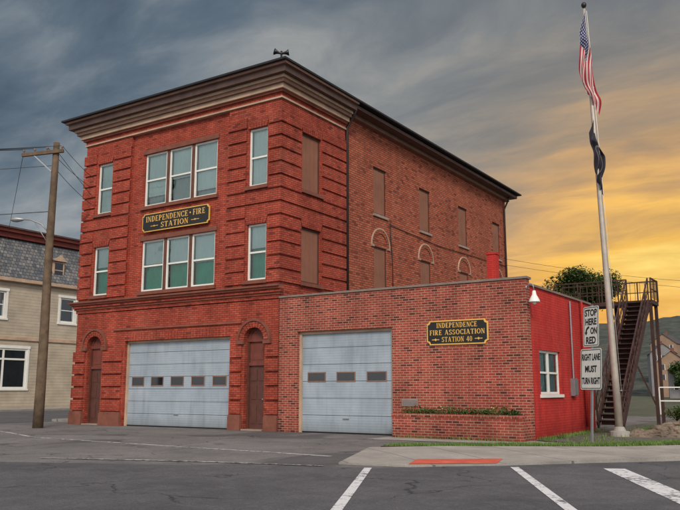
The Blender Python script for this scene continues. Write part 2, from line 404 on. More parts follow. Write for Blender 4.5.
class Plane:
    def __init__(s,kind,c): s.k=kind;s.c=c
    def P(s,u,z,d=0):
        if s.k=='F': return (u,s.c-d,z)
        if s.k=='R': return (s.c+d,u,z)
        if s.k=='L': return (s.c-d,u,z)
        if s.k=='B': return (u,s.c+d,z)
    def box(s,mb,u0,u1,z0,z1,d0,d1,mat):
        a=s.P(u0,z0,d0);b=s.P(u1,z1,d1); mb.box(a[0],b[0],a[1],b[1],a[2],b[2],mat)
    def q(s,mb,pts,mat):
        f=[s.P(*p) for p in pts]
        if s.k in('L','B'): f=f[::-1]
        mb.face(f,mat)
def wall(mb,pl,u0,u1,z0,z1,holes,mat,d=0.0,rev=0.2,arch=()):
    us=sorted(set([u0,u1]+[h[i] for h in holes for i in(0,1)])); zs=sorted(set([z0,z1]+[h[i] for h in holes for i in(2,3)]))
    us=[u for u in us if u0<=u<=u1]; zs=[z for z in zs if z0<=z<=z1]
    for i in range(len(us)-1):
        for j in range(len(zs)-1):
            cu=(us[i]+us[i+1])/2;cz=(zs[j]+zs[j+1])/2
            if any(h[0]<cu<h[1] and h[2]<cz<h[3] for h in holes): continue
            pl.q(mb,[(us[i],zs[j],d),(us[i+1],zs[j],d),(us[i+1],zs[j+1],d),(us[i],zs[j+1],d)],mat)
    for h in holes:
        a,b,c,e=h[:4]; r=d-rev
        if h not in arch:
            pl.q(mb,[(a,e,d),(b,e,d),(b,e,r),(a,e,r)],mat)
        pl.q(mb,[(a,c,d),(a,e,d),(a,e,r),(a,c,r)],mat)
        pl.q(mb,[(b,c,r),(b,e,r),(b,e,d),(b,c,d)],mat)
        if c>0.05: pl.q(mb,[(a,c,r),(b,c,r),(b,c,d),(a,c,d)],mat)
        if h in arch:
            R=(b-a)/2; cu=(a+b)/2; zc=e-R; N=14
            for k in range(N):
                t0=math.pi*(1-k/N);t1=math.pi*(1-(k+1)/N)
                p0=(cu+R*math.cos(t0),zc+R*math.sin(t0));p1=(cu+R*math.cos(t1),zc+R*math.sin(t1))
                pl.q(mb,[(p0[0],p0[1],d),(p1[0],p1[1],d),(p1[0],e,d),(p0[0],e,d)],mat)
                pl.q(mb,[(p0[0],p0[1],d),(p0[0],p0[1],r),(p1[0],p1[1],r),(p1[0],p1[1],d)],mat)
def archring(mb,pl,cu,zc,r0,r1,d0,d1,mat,N=13,a0=0.0,a1=math.pi,gap=0.0):
    for k in range(N):
        t0=a1+(a0-a1)*k/N;t1=a1+(a0-a1)*(k+1-gap)/N
        c=[(cu+r*math.cos(t),zc+r*math.sin(t)) for r,t in((r0,t0),(r0,t1),(r1,t1),(r1,t0))]
        pl.q(mb,[(x,z,d1) for x,z in c],mat)
        pl.q(mb,[(c[3][0],c[3][1],d1),(c[2][0],c[2][1],d1),(c[2][0],c[2][1],d0),(c[3][0],c[3][1],d0)],mat)
        pl.q(mb,[(c[0][0],c[0][1],d0),(c[1][0],c[1][1],d0),(c[1][0],c[1][1],d1),(c[0][0],c[0][1],d1)],mat)

def sash_window(parent,pl,u0,u1,z0,z1,d,style,label=None,fw=0.075,drop=None):
    mb=MB(); W=M['white']; zm=(z0+z1)/2
    pl.box(mb,u0,u0+fw,z0,z1,d-0.08,d,W); pl.box(mb,u1-fw,u1,z0,z1,d-0.08,d,W)
    pl.box(mb,u0+fw,u1-fw,z1-fw,z1,d-0.08,d-0.002,W); pl.box(mb,u0+fw,u1-fw,z0,z0+fw*1.2,d-0.08,d-0.002,W)
    pl.box(mb,u0+fw,u1-fw,zm-0.035,zm+0.035,d-0.075,d-0.015,W)
    w=mb.obj('window',parent,label)
    for a,b,dd in((z0+fw,zm-0.035,0.06),(zm+0.035,z1-fw,0.035)):
        g=MB(); pl.q(g,[(u0+fw,a,d-dd),(u1-fw,a,d-dd),(u1-fw,b,d-dd),(u0+fw,b,d-dd)],M['glass']); g.obj('pane',w)
    def folds(za,zb,mat,dd,amp):
        c=MB(); n=10; W_=(u1-u0-2*fw)
        for k in range(n):
            ua=u0+fw+W_*k/n;ub=u0+fw+W_*(k+1)/n
            oa=amp*(k%2);ob=amp*((k+1)%2)
            pl.q(c,[(ua,za,d-dd-oa),(ub,za,d-dd-ob),(ub,zb,d-dd-ob),(ua,zb,d-dd-oa)],mat)
        c.obj('blind',w)
    dr=drop if drop is not None else 0.5
    zs=z0+(z1-z0)*(1-dr)
    if style=='white': folds(zs,z1,M['curtain_white'],0.13,0.02); folds(z0,zs+0.03,M['curtain_grey'],0.2,0.03)
    elif style=='half': folds(zs,z1,M['curtain_white'],0.13,0.015); folds(z0,zs+0.03,M['curtain_green'],0.2,0.035)
    elif style=='dark': folds(z0,z1,M['dark_glass'],0.2,0.0)
    return w

def text(body,pl,u0,u1,z0,z1,d,mat,parent,name='lettering',bold=0.012,frame=None,depth=0.006,sp=1.0):
    cu=bpy.data.curves.new('t','FONT'); cu.body=body; cu.size=1; cu.offset=bold; cu.extrude=0.01; cu.space_character=sp
    cu.resolution_u=3
    ob=bpy.data.objects.new('t',cu); col.objects.link(ob)
    dg=bpy.context.evaluated_depsgraph_get(); dg.update()
    me=bpy.data.meshes.new_from_object(ob.evaluated_get(dg)); bpy.data.objects.remove(ob); bpy.data.curves.remove(cu)
    xs=[v.co.x for v in me.vertices];ys=[v.co.y for v in me.vertices]
    ax,bx,ay,by=min(xs),max(xs),min(ys),max(ys)
    mb=MB(); i=mb.mi(mat)
    for v in me.vertices:
        u=(v.co.x-ax)/(bx-ax);w=(v.co.y-ay)/(by-ay);e=d+(depth if v.co.z>0 else 0.0)
        if frame: mb.v.append(tuple(frame(u0+(u1-u0)*u,z0+(z1-z0)*w,e)))
        else: mb.v.append(pl.P(u0+(u1-u0)*u,z0+(z1-z0)*w,e))
    for p in me.polygons: mb.f.append(tuple(p.vertices)); mb.m.append(i)
    bpy.data.meshes.remove(me)
    return mb
# hand-built roman capitals with thick stems, thin strokes and serifs (letter height 1)
TK,TN,SE,SH=0.19,0.085,0.075,0.07
def glyph(ch):
    S=[]
    def R(x0,x1,y0,y1): S.append([(x0,y0),(x1,y0),(x1,y1),(x0,y1)])
    def stem(x,w=TK,y0=0.0,y1=1.0,t=True,b=True):
        R(x,x+w,y0+(SH if b else 0),y1-(SH if t else 0))
        if b: R(x-SE,x+w+SE,y0,y0+SH)
        if t: R(x-SE,x+w+SE,y1-SH,y1)
    def arc(cx,cy,rx,ry,a0,a1,n=14):
        for k in range(n):
            q=[]
            for a in(a0+(a1-a0)*k/n,a0+(a1-a0)*(k+1)/n):
                r=math.radians(a); w=TN+(TK-TN)*abs(math.cos(r))**1.3
                q.append(((cx+rx*math.cos(r),cy+ry*math.sin(r)),(cx+(rx-w)*math.cos(r),cy+(ry-w)*math.sin(r))))
            S.append([q[0][0],q[1][0],q[1][1],q[0][1]])
    def diag(x0,y0,x1,y1,w): S.append([(x0,y0),(x0+w,y0),(x1+w,y1),(x1,y1)])
    if ch=='I': stem(SE); W=TK+2*SE
    elif ch=='N': stem(SE,TN); stem(0.62,TN,b=False); diag(0.56,0,SE,1,TK*0.9); W=0.78
    elif ch in'DPRB':
        stem(SE)
        if ch=='D': R(SE+TK,0.36,1-TN,1);R(SE+TK,0.36,0,TN);arc(0.36,0.5,0.40,0.5,-90,90);W=0.78
        else:
            R(SE+TK,0.36,1-TN,1);R(SE+TK,0.36,0.44,0.44+TN);arc(0.36,0.72,0.30,0.28,-90,90);W=0.70
            if ch=='R': diag(0.54,0,0.30,0.44,TK);R(0.54,0.80,0,SH*0.8);W=0.82
    elif ch in'EF':
        stem(SE); R(SE+TK,0.62,1-TN,1);R(0.56,0.62,0.78,1-TN);R(SE+TK,0.48,0.47,0.47+TN);R(0.44,0.49,0.38,0.64);W=0.66
        if ch=='E': R(SE+TK,0.66,0,TN);R(0.60,0.66,TN,0.24);W=0.70
    elif ch=='C': arc(0.42,0.5,0.42,0.5,42,318,22);R(0.70,0.76,0.70,1.0);R(0.70,0.76,0.0,0.28);W=0.78
    elif ch in'O0':
        rx=0.44 if ch=='O' else 0.33; arc(rx,0.5,rx,0.5,0,360,28);W=2*rx
    elif ch=='S': arc(0.32,0.74,0.30,0.26,30,262,14);arc(0.32,0.27,0.32,0.27,-150,88,14);R(0.56,0.61,0.72,1.0);R(0.0,0.05,0.0,0.28);W=0.66
    elif ch=='T': stem(0.29,t=False);R(0.0,0.77,1-TN,1);R(0.0,0.06,0.76,1-TN);R(0.71,0.77,0.76,1-TN);W=0.77
    elif ch=='A': diag(SE,0,0.37,1,TN);diag(0.64,0,0.33,1,TK);R(0.2,0.62,0.30,0.30+TN*.8);R(0,0.24,0,SH*.8);R(0.56,0.91,0,SH*.8);W=0.9
    elif ch=='4': stem(0.40,t=False);R(0.0,0.72,0.26,0.26+TN);diag(0.02,0.30,0.46,1,TN);W=0.72
    else: W=0.42
    return S,W
def serif(body,pl,u0,u1,z0,z1,d,mat):
    mb=MB(); x=0; L=[]
    for ch in body:
        S,W=glyph(ch); L.append((x,S)); x+=W+0.13
    x-=0.13; sx=(u1-u0)/x; n=0
    for x0,S in L:
        for q in S:
            n+=1; dd=d+0.003+0.0002*(n%9)
            pl.q(mb,[(u0+(x0+a)*sx,z0+b*(z1-z0),dd) for a,b in q],mat)
    return mb

# ------------------------------------------------------------ MAIN STATION
XL,XR,YF,YB=-29.4,-17.8,23.0,47.0
FR=Plane('F',YF); RS=Plane('R',XR); LS=Plane('L',XL); BK=Plane('B',YB)
st=empty('fire_station',((XL+XR)/2,(YF+YB)/2,0),'three storey red brick fire station with heavy projecting cornice','building')
B1=M['brick_front']; B2=M['brick_side']
z3=(9.45,11.85); z2=(5.68,7.92)
WL=(-28.5,-27.52); WR=(-19.42,-18.47); TR=(-25.5,-21.22)
DL=(-28.58,-27.59); DR=(-19.43,-18.46); G=(-26.15,-20.18)
mb=MB()
hL=[(WL[0],WL[1],*z3),(WL[0],WL[1],*z2)]; hR=[(WR[0],WR[1],*z3),(WR[0],WR[1],*z2)]
dl=(DL[0],DL[1],0,3.86); dr=(DR[0],DR[1],0,3.86)
wall(mb,FR,XL,-26.3,4.9,13.2,hL,B1)
wall(mb,FR,-20.5,XR,4.9,13.2,hR,B1)
wall(mb,FR,-26.3,-20.5,4.9,13.2,[(TR[0],TR[1],*z3),(TR[0],TR[1],*z2)],B1,d=-0.12)
mb.face([FR.P(-26.3,4.9,0),FR.P(-26.3,13.2,0),FR.P(-26.3,13.2,-0.12),FR.P(-26.3,4.9,-0.12)],B1)
mb.face([FR.P(-20.5,4.9,0),FR.P(-20.5,13.2,0),FR.P(-20.5,13.2,-0.12),FR.P(-20.5,4.9,-0.12)],B1)
wall(mb,FR,XL,XR,0,4.9,[dl,dr,(G[0],G[1],0,3.58)],B1,arch=(dl,dr),rev=0.3)
SW=[(30.2,31.4),(34.85,36.05),(39.65,40.85),(44.7,45.9)]
wall(mb,RS,YF,27.6,0,13.2,[(24.4,25.7,*z3),(24.4,25.7,*z2)],B1)
mb.face([RS.P(27.6,0,0),RS.P(27.6,0,-0.1),RS.P(27.6,13.6,-0.1),RS.P(27.6,13.6,0)],B1)
hs=[]
for a,b in SW: hs+= [(a,b,9.6,11.85),(a,b,5.5,8.06)]
wall(mb,RS,27.6,YB,0,13.9,hs,B2,d=-0.1,rev=0.12)
wall(mb,LS,YF,YB,0,13.9,[],B2); wall(mb,BK,XL,XR-0.1,0,13.9,[],B2); mb.obj('wall',st)
mb=MB()
def bands(pl,u0,u1,z0,z1,holes,mat,period=0.53,h=0.44,d0=-0.02,d1=0.07):
    z=z0
    while z+h<=z1+0.01:
        cuts=[(a,b) for a,b,c,e in holes if not(z+h<=c or z>=e)]
        segs=[(u0,u1)]
        for a,b in cuts:
            ns=[]
            for s,e in segs:
                if b<=s or a>=e: ns.append((s,e)); continue
                if a>s: ns.append((s,a))
                if b<e: ns.append((b,e))
            segs=ns
        for s,e in segs:
            if e-s>0.05: pl.box(mb,s,e,z,z+h,d0,d1,mat)
        z+=period
def pad(h,p=0.1,q=0.32): return (h[0]-p,h[1]+p,h[2]-0.16,h[3]+q)
bands(FR,XL-0.07,-26.3,5.56,12.8,[pad(h) for h in hL],B1)
bands(FR,-20.5,XR+0.07,5.56,12.8,[pad(h) for h in hR],B1)
bands(RS,YF+0.02,27.6,5.56,12.8,[pad((24.4,25.7,*z3)),pad((24.4,25.7,*z2))],B1)
for a,b in((XL-0.06,DL[0]-0.12),(DL[1]+0.12,G[0]-0.1),(G[1]+0.1,DR[0]-0.12),(DR[1]+0.12,XR+0.04)):
    z=0.62
    while z<3.2:
        FR.box(mb,a,b,z,z+0.44,-0.02,0.09,B1); z+=0.53
mb.obj('quoin',st)
mb=MB()
for a,b in((XL-0.1,DL[0]-0.08),(DL[1]+0.08,G[0]-0.06),(G[1]+0.06,DR[0]-0.08),(DR[1]+0.08,XR+0.05)):
    FR.box(mb,a,b,0,0.52,-0.02,0.13,M['brown_stone']); FR.box(mb,a+0.01,b-0.01,0.52,0.58,-0.02,0.1,M['brown_stone'])
mb.obj('plinth',st)
mb=MB()
def jack(pl,a,b,z,d,mat,h=0.3):
    n=max(5,int((b-a)/0.13)); fl=0.1
    for k in range(n):
        t0=k/n;t1=(k+0.9)/n
        p=[(a+(b-a)*t0,z,d),(a+(b-a)*t1,z,d),(a-fl+(b-a+2*fl)*t1,z+h,d),(a-fl+(b-a+2*fl)*t0,z+h,d)]
        pl.q(mb,p,mat)
        pl.q(mb,[(p[0][0],z,0),(p[1][0],z,0),(p[1][0],z,d),(p[0][0],z,d)],mat)
for pl,a,b in((FR,*WL),(FR,*WR),(RS,24.4,25.7)):
    jack(pl,a,b,z3[1]+0.003,0.05,B1); jack(pl,a,b,z2[1]+0.003,0.05,B1)
for z in(z3[1],z2[1]): FR.box(mb,TR[0]-0.1,TR[1]+0.1,z+0.003,z+0.2,-0.27,-0.06,M['brown_stone'])
mb.obj('lintel',st)
mb=MB()
for pl,a,b in((FR,*WL),(FR,*WR),(RS,24.4,25.7)):
    for z in(z3[0],z2[0]): pl.box(mb,a-0.1,b+0.1,z-0.14,z-0.003,-0.15,0.12,M['brown_stone'])
for z in(z3[0],z2[0]): FR.box(mb,TR[0]-0.12,TR[1]+0.12,z-0.15,z-0.003,-0.27,0.0,M['brown_stone'])
for a,b in SW:
    RS.box(mb,a-0.08,b+0.08,9.6-0.12,9.597,-0.2,-0.02,M['stone'])
mb.obj('sill',st)
mb=MB()
def tier(z0,z1,p,mat,yb=27.6): mb.box(XL-p,XR+p,YF-p,yb,z0,z1,mat)
tier(12.86,12.93,0.08,M['beige']); tier(12.93,13.1,0.04,B1); tier(13.1,13.19,0.14,M['ledge']); tier(13.19,13.38,0.24,M['beige'])
tier(13.38,13.52,0.36,M['cornice_mid']); tier(13.52,13.64,0.44,M['beige']); tier(13.64,13.90,0.64,M['cornice_dark'])
tier(13.90,14.0,0.76,M['cornice_mid'])
mb.box(XL-0.3,XR+0.15,27.6,YB+0.15,13.6,13.77,M['cornice_mid'])
mb.box(XL-0.55,XR+0.62,27.6,YB+0.35,13.77,13.92,M['cornice_dark'])
mb.box(XL-0.5,XR+0.5,27.6,YB+0.3,13.92,14.0,M['cornice_dark'])
mb.obj('cornice',st,'layered brown and beige projecting cornice')
mb=MB()
mb.box(XL-0.88,XR+0.84,YF-0.9,YB+0.6,14.0,14.08,M['roof'])
mb.face([(XL-0.8,YF-0.8,14.08),(XR+0.8,YF-0.8,14.08),(XR-3.5,YF+4,14.5),(XL+3.5,YF+4,14.5)],M['roof'])
mb.face([(XR+0.8,YF-0.8,14.08),(XR+0.8,YB+0.5,14.08),(XR-3.5,YB-4,14.5),(XR-3.5,YF+4,14.5)],M['roof'])
mb.face([(XR-3.5,YF+4,14.5),(XR-3.5,YB-4,14.5),(XL+3.5,YB-4,14.5),(XL+3.5,YF+4,14.5)],M['roof'])
mb.face([(XL-0.8,YB+0.5,14.08),(XL-0.8,YF-0.8,14.08),(XL+3.5,YF+4,14.5),(XL+3.5,YB-4,14.5)],M['roof'])
mb.face([(XR+0.8,YB+0.5,14.08),(XL-0.8,YB+0.5,14.08),(XL+3.5,YB-4,14.5),(XR-3.5,YB-4,14.5)],M['roof'])
mb.obj('roof',st)
mb=MB()
for z0,z1,p,m in((4.92,5.06,0.06,B1),(5.06,5.14,0.12,M['ledge']),(5.14,5.27,0.18,B1),(5.27,5.35,0.26,M['ledge']),(5.35,5.42,0.34,M['brown_stone'])):
    mb.box(XL-p,XR+min(p,0.2),YF-p,YF+0.05,z0,z1,m)
mb.obj('belt_course',st)
mb=MB(); mb.box(-26.9,-19.6,YF-0.07,YF+0.02,4.05,4.14,M['ledge']); mb.obj('string_course',st)
mb=MB(); n=34
for k in range(n):
    a=G[0]+(G[1]-G[0])*k/n; mb.box(a+0.01,a+(G[1]-G[0])/n-0.012,YF-0.04,YF+0.02,3.583,3.93,B1)
mb.obj('lintel',st)
mb=MB()
for D in(DL,DR):
    cu=(D[0]+D[1])/2;R=(D[1]-D[0])/2; zc=3.86-R
    archring(mb,FR,cu,zc,R+0.005,R+0.24,0,0.07,B1,N=13,gap=0.1)
    archring(mb,FR,cu,zc,R+0.245,R+0.33,0,0.11,M['brown_stone'],N=16)
    for s in(-1,1): FR.box(mb,cu+s*(R+0.17)-0.17,cu+s*(R+0.17)+0.17,zc-0.14,zc-0.003,-0.02,0.12,M['brown_stone'])
mb.obj('arch',st)
def entry(D,label):
    cu=(D[0]+D[1])/2;R=(D[1]-D[0])/2; zc=3.86-R; d=-0.22
    mb=MB(); W=M['door_brown']
    FR.box(mb,D[0],D[0]+0.09,0.05,zc-0.05,d-0.06,d+0.04,W); FR.box(mb,D[1]-0.09,D[1],0.05,zc-0.05,d-0.06,d+0.04,W)
    FR.box(mb,D[0],D[1],zc-0.05,zc+0.06,d-0.06,d+0.06,M['panel_brown'])
    FR.box(mb,D[0]+0.09,D[1]-0.09,2.42,2.54,d-0.06,d+0.05,M['panel_brown'])
    FR.box(mb,D[0]+0.09,D[1]-0.09,0.05,2.42,d-0.1,d-0.03,W)
    for za,zb in((0.25,0.95),(1.15,1.7),(1.85,2.28)):
        for ua,ub in((D[0]+0.17,cu-0.04),(cu+0.04,D[1]-0.17)): FR.box(mb,ua,ub,za,zb,d-0.03,d-0.012,W)
    FR.box(mb,D[0]-0.02,D[1]+0.02,0.0,0.05,-0.3,0.12,M['stone'])
    o=mb.obj('door',st,label)
    g=MB(); FR.box(g,D[0]+0.09,D[1]-0.09,2.54,zc-0.05,d-0.05,d-0.02,M['panel_brown'])
    FR.box(g,D[0]+0.2,D[1]-0.2,2.64,zc-0.15,d-0.02,d-0.005,M['panel_brown']); g.obj('transom',o)
    f=MB(); pts=[(cu+R*math.cos(math.pi*k/14),zc+0.06+ (R-0.06)*math.sin(math.pi*k/14),d) for k in range(15)]
    FR.q(f,pts,M['panel_brown'])
    archring(f,FR,cu,zc+0.06,R-0.12,R-0.06,d,d+0.04,M['brown'],N=12)
    f.obj('tympanum',o)
    h=MB(); h.lathe(FR.P(D[1]-0.2,1.15,d-0.02),[(0.0,0.07),(0.03,0.065),(0.035,0.045),(0.015,0.03),(0.015,0)],M['metal'],10,(0,-1,0)); h.obj('handle',o)
entry(DL,'brown panelled door under a brick arch'); entry(DR,'brown panelled door under a brick arch')
def garage(parent,pl,a,b,top,d,nwin,wz0,wz1,label,nsec,ww):
    mb=MB(); g=M['garage']; hsec=(top-0.02)/nsec
    for k in range(nsec):
        z0=0.02+k*hsec; pl.box(mb,a+0.1,b-0.1,z0+0.008,z0+hsec-0.008,d-0.05,d,g)
    pl.box(mb,a+0.1,b-0.1,0.02,top,d-0.06,d-0.02,M['cornice_dark'])
    o=mb.obj('garage_door',parent,label)
    f=MB(); W=M['beige']
    pl.box(f,a,a+0.1,0,top-0.1,d-0.05,d+0.08,W); pl.box(f,b-0.1,b,0,top-0.1,d-0.05,d+0.08,W); pl.box(f,a,b,top-0.1,top-0.003,d-0.05,d+0.082,W)
    f.obj('frame',o)
    s=MB(); pl.box(s,a+0.1,b-0.1,0.001,0.05,d-0.04,d+0.01,M['black']); s.obj('seal',o)
    s=MB(); cu=(a+b)/2; pl.box(s,cu-0.12,cu+0.12,0.5,0.53,d,d+0.04,M['metal']); s.obj('handle',o)
    span=(b-a-0.2)/nwin
    for k in range(nwin):
        c=a+0.1+span*(k+0.5); w=MB()
        u0,u1=c-ww/2,c+ww/2; Fm=M['cornice_mid']
        pl.box(w,u0-0.035,u1+0.035,wz0-0.035,wz0,d-0.01,d+0.02,Fm); pl.box(w,u0-0.035,u1+0.035,wz1,wz1+0.035,d-0.01,d+0.02,Fm)
        pl.box(w,u0-0.035,u0,wz0,wz1,d-0.01,d+0.019,Fm); pl.box(w,u1,u1+0.035,wz0,wz1,d-0.01,d+0.019,Fm)
        pl.box(w,u0,u1,wz0,wz1,d-0.01,d+0.006,M['dark_glass'])
        w.obj('window',o)
    return o
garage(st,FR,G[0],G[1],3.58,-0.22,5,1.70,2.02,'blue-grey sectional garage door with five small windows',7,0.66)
for h in hL+hR:
    sash_window(st,FR,h[0],h[1],h[2],h[3],-0.08,'white' if h[2]>9 else 'half',drop=(0.95 if h[2]>9 else 0.42))
def triple(z,style,drops):
    w=(TR[1]-TR[0]-0.3)/3
    for k in range(3):
        a=TR[0]+k*(w+0.15); sash_window(st,FR,a,a+w,z[0],z[1],-0.18,style,drop=drops[k])
    mb=MB()
    for k in(1,2):
        a=TR[0]+k*w+(k-1)*0.15; FR.box(mb,a,a+0.15,z[0],z[1],-0.3,-0.14,M['brown'])
    mb.obj('mullion',st)
triple(z3,'white',(0.8,0.55,0.85)); triple(z2,'half',(0.46,0.5,0.53))
def boarded(a,b,z0,z1,d):
    mb=MB(); n=4; F_=M['shutter_frame']
    RS.box(mb,a,b,z0,z1,d-0.06,d-0.02,F_)
    for k in range(n):
        w_=(b-a-0.16)/n; u=a+0.08+k*w_; RS.box(mb,u+0.006,u+w_-0.006,z0+0.08,z1-0.08,d-0.03,d,M['shutter'])
    for u0,u1 in((a,a+0.08),(b-0.08,b)): RS.box(mb,u0,u1,z0,z1,d-0.03,d+0.02,F_)
    RS.box(mb,a+0.08,b-0.08,z1-0.08,z1,d-0.03,d+0.018,F_); RS.box(mb,a+0.08,b-0.08,z0,z0+0.08,d-0.03,d+0.018,F_)
    mb.obj('shutter',st,'flat brown boards closing a window opening')
for z in(z3,z2): boarded(24.4,25.7,z[0],z[1],-0.08)
for a,b in SW: boarded(a,b,9.6,11.85,-0.17); boarded(a,b,5.5,8.06,-0.17)
PS=Plane('R',XR-0.1)
mb=MB()
for a,b in SW:
    cu=(a+b)/2
    archring(mb,PS,cu,8.12,0.6,0.8,0,0.035,B2,N=13,gap=0.12); archring(mb,PS,cu,8.12,0.8,0.86,0,0.05,M['beige'],N=16)
    for s in(-1,1): PS.box(mb,cu+s*0.74-0.12,cu+s*0.74+0.12,8.02,8.117,0,0.06,M['stone'])
mb.obj('arch',st)
mb=MB()
for a,b in SW:
    for k in range(10): PS.box(mb,a+0.12*k+0.01,a+0.12*k+0.105,11.853,12.12,0,0.025,B2)
mb.obj('lintel',st)
def spout(path,parent,r=0.06,mat=None):
    mb=MB(); mb.smooth=True; mb.tube(path,r,mat or M['downspout'],8)
    mb.obj('downspout',parent)
spout([(XR+0.5,27.75,13.8),(XR+0.35,27.75,13.5),(XR+0.02,27.75,13.0),(XR+0.02,27.75,5.0)],st,0.075)
spout([(XR+0.4,46.6,13.8),(XR+0.25,46.6,13.5),(XR,46.6,13.0),(XR,46.6,0.2)],st)
mb=MB(); mb.smooth=True
mb.tube([(XR-0.06,31.7,9.4),(XR-0.06,31.75,8.6),(XR-0.06,31.9,7.4),(XR-0.06,31.9,5.2)],0.02,M['wire'],6)
mb.obj('conduit',st)
mb=MB(); mb.smooth=True
mb.tube([(XR-0.06,31.7,9.3),(XR-0.06,37,9.1),(XR-0.06,42,9.2),(XR-0.06,46.8,9.3)],0.018,M['wire'],6)
mb.obj('conduit',st)
sx,sy=-18.0,23.2
e=empty('siren_horn',(sx,sy,14.1),'small black twin horn siren standing on the roof edge','siren')
mb=MB(); mb.smooth=True; mb.tube([(sx,sy,14.1),(sx,sy,14.95)],0.04,M['black'],8); mb.tube([(sx-0.2,sy,14.13),(sx,sy,14.4)],0.025,M['black'],6); mb.tube([(sx+0.2,sy,14.13),(sx,sy,14.4)],0.025,M['black'],6); mb.obj('stand',e)
for s_,tl in((1,0.15),(-1,0.3)):
    mb=MB(); mb.smooth=True; mb.lathe((sx,sy,14.85),[(0.05,0.0),(0.05,0.1),(0.07,0.18),(0.14,0.30),(0.125,0.30),(0.05,0.14)],M['black'],12,(s_*0.84,s_*0.54,tl)); mb.obj('horn',e)

def board_sign(pl,a,b,z0,z1,d,lines,label,wave=True,orn=()):
    e=empty('sign',pl.P((a+b)/2,z0,d),label,'sign')
    mb=MB()
    def outline(ins):
        pts=[]; A=a+ins;Bb=b-ins;Z0=z0+ins;Z1=z1-ins; c=0.10
        for cx,cz,sx,sz in((A,Z0,1,1),(Bb,Z0,-1,1),(Bb,Z1,-1,-1),(A,Z1,1,-1)):
            seg=[(cx+sx*c*math.cos(t*math.pi/2/5),cz+sz*c*math.sin(t*math.pi/2/5)) for t in range(6)]
            if sx*sz>0: seg=seg[::-1]
            pts+=seg
        return pts
    def plate(ins,d0,d1,mat):
        p=outline(ins); pl.q(mb,[(x,z,d1) for x,z in p],mat)
        for k in range(len(p)):
            q=p[(k+1)%len(p)]; pl.q(mb,[(p[k][0],p[k][1],d0),(q[0],q[1],d0),(q[0],q[1],d1),(p[k][0],p[k][1],d1)],mat)
    plate(0.0,d,d+0.05,M['gold']); plate(0.04,d+0.05,d+0.056,M['black'])
    mb.obj('board',e)
    for t_,u0,u1,y0,y1 in lines:
        serif(t_,pl,u0,u1,y0,y1,d+0.056,M['gold']).obj('lettering',e)
    if orn:
        mb=MB()
        for u,z,w in orn:
            pl.box(mb,u-w/2,u+w/2,z-0.012,z+0.012,d+0.056,d+0.063,M['gold'])
            pl.q(mb,[(u-0.05,z,d+0.066),(u,z-0.045,d+0.066),(u+0.05,z,d+0.066),(u,z+0.045,d+0.066)],M['gold'])
        mb.obj('ornament',e)
    return e
SF=Plane('F',YF)
board_sign(SF,-25.35,-21.42,8.26,9.06,0.0,[('INDEPENDENCE',-25.12,-22.62,8.69,8.93),('FIRE',-22.34,-21.65,8.69,8.93),('STATION',-24.2,-22.6,8.38,8.61)],'black signboard with gold border and lettering between windows',orn=((-24.6,8.49,0.45),(-22.2,8.49,0.45),(-22.485,8.81,0.05)))

# ------------------------------------------------------------ ANNEX
AX0,AX1,AY,AYB=-17.72,-8.16,22.93,30.0
an=empty('fire_station_annex',((AX0+AX1)/2,(AY+AYB)/2,0),'single storey red brick garage annex with flat parapet','building')
AF=Plane('F',AY); AR=Plane('R',AX1); A=M['brick_annex']; AG=(-16.86,-12.9)
mb=MB(); wall(mb,AF,AX0,AX1,0,4.9,[(AG[0],AG[1],0,3.6)],A,rev=0.3)
mb.face([(AX1,AY,0),(AX1,AY+0.32,0),(AX1,AY+0.32,4.9),(AX1,AY,4.9)],A)
mb.face([(AX0,AY,0),(AX0,AY,4.9),(AX0,AY+0.06,4.9),(AX0,AY+0.06,0)],A)
mb.face([(AX0,AY+0.32,4.3),(AX1,AY+0.32,4.3),(AX1,AY+0.32,4.9),(AX0,AY+0.32,4.9)],A)
mb.obj('wall',an)
mb=MB(); RP=M['red_paint']; AR2=Plane('R',AX1-0.03)
wh=(24.0,26.1,1.36,2.76)
wall(mb,AR2,AY+0.32,AYB,0,4.72,[wh],RP,rev=0.14)
BA=Plane('B',AYB); wall(mb,BA,XR,AX1-0.03,0,4.72,[],RP)
mb.obj('wall',an,'red painted masonry wall')
mb=MB(); 
n=int((AG[1]-AG[0]+0.3)/0.105)
for k in range(n):
    a=AG[0]-0.15+k*0.105; AF.box(mb,a+0.006,a+0.096,3.603,3.9,-0.02,0.012,A)
mb.obj('lintel',an)
mb=MB(); mb.box(AX0,AX1+0.05,AY-0.05,AY+0.37,4.9,4.97,M['mortar_cap']); mb.box(AX1-0.35,AX1+0.03,AY+0.37,AYB+0.05,4.72,4.79,M['mortar_cap'])
mb.obj('coping',an)
mb=MB(); mb.box(AX0,AX1-0.2,AY+0.33,AYB-0.02,4.2,4.3,M['roof']); mb.obj('roof',an)
mb=MB(); mb.box(-11.8,-11.42,28.75,29.1,4.3,6.84,M['red_paint']); mb.box(-11.83,-11.39,28.72,29.13,6.84,6.92,M['red_paint']); mb.obj('chimney',an,'slim red painted chimney')
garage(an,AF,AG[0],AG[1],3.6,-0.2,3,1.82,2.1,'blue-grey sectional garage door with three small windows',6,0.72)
w=MB(); d=-0.08
for u0,u1 in((24.0,24.08),(24.98,25.12),(26.02,26.1)): AR2.box(w,u0,u1,wh[2],wh[3],d-0.05,d,M['white'])
for z0_,z1_ in((wh[2],wh[2]+0.08),(2.02,2.08),(wh[3]-0.08,wh[3])): AR2.box(w,24.08,26.02,z0_,z1_,d-0.045,d-0.004,M['white'])
AR2.box(w,23.92,26.18,wh[2]-0.1,wh[2]-0.003,-0.1,0.06,M['white'])
wo=w.obj('window',an)
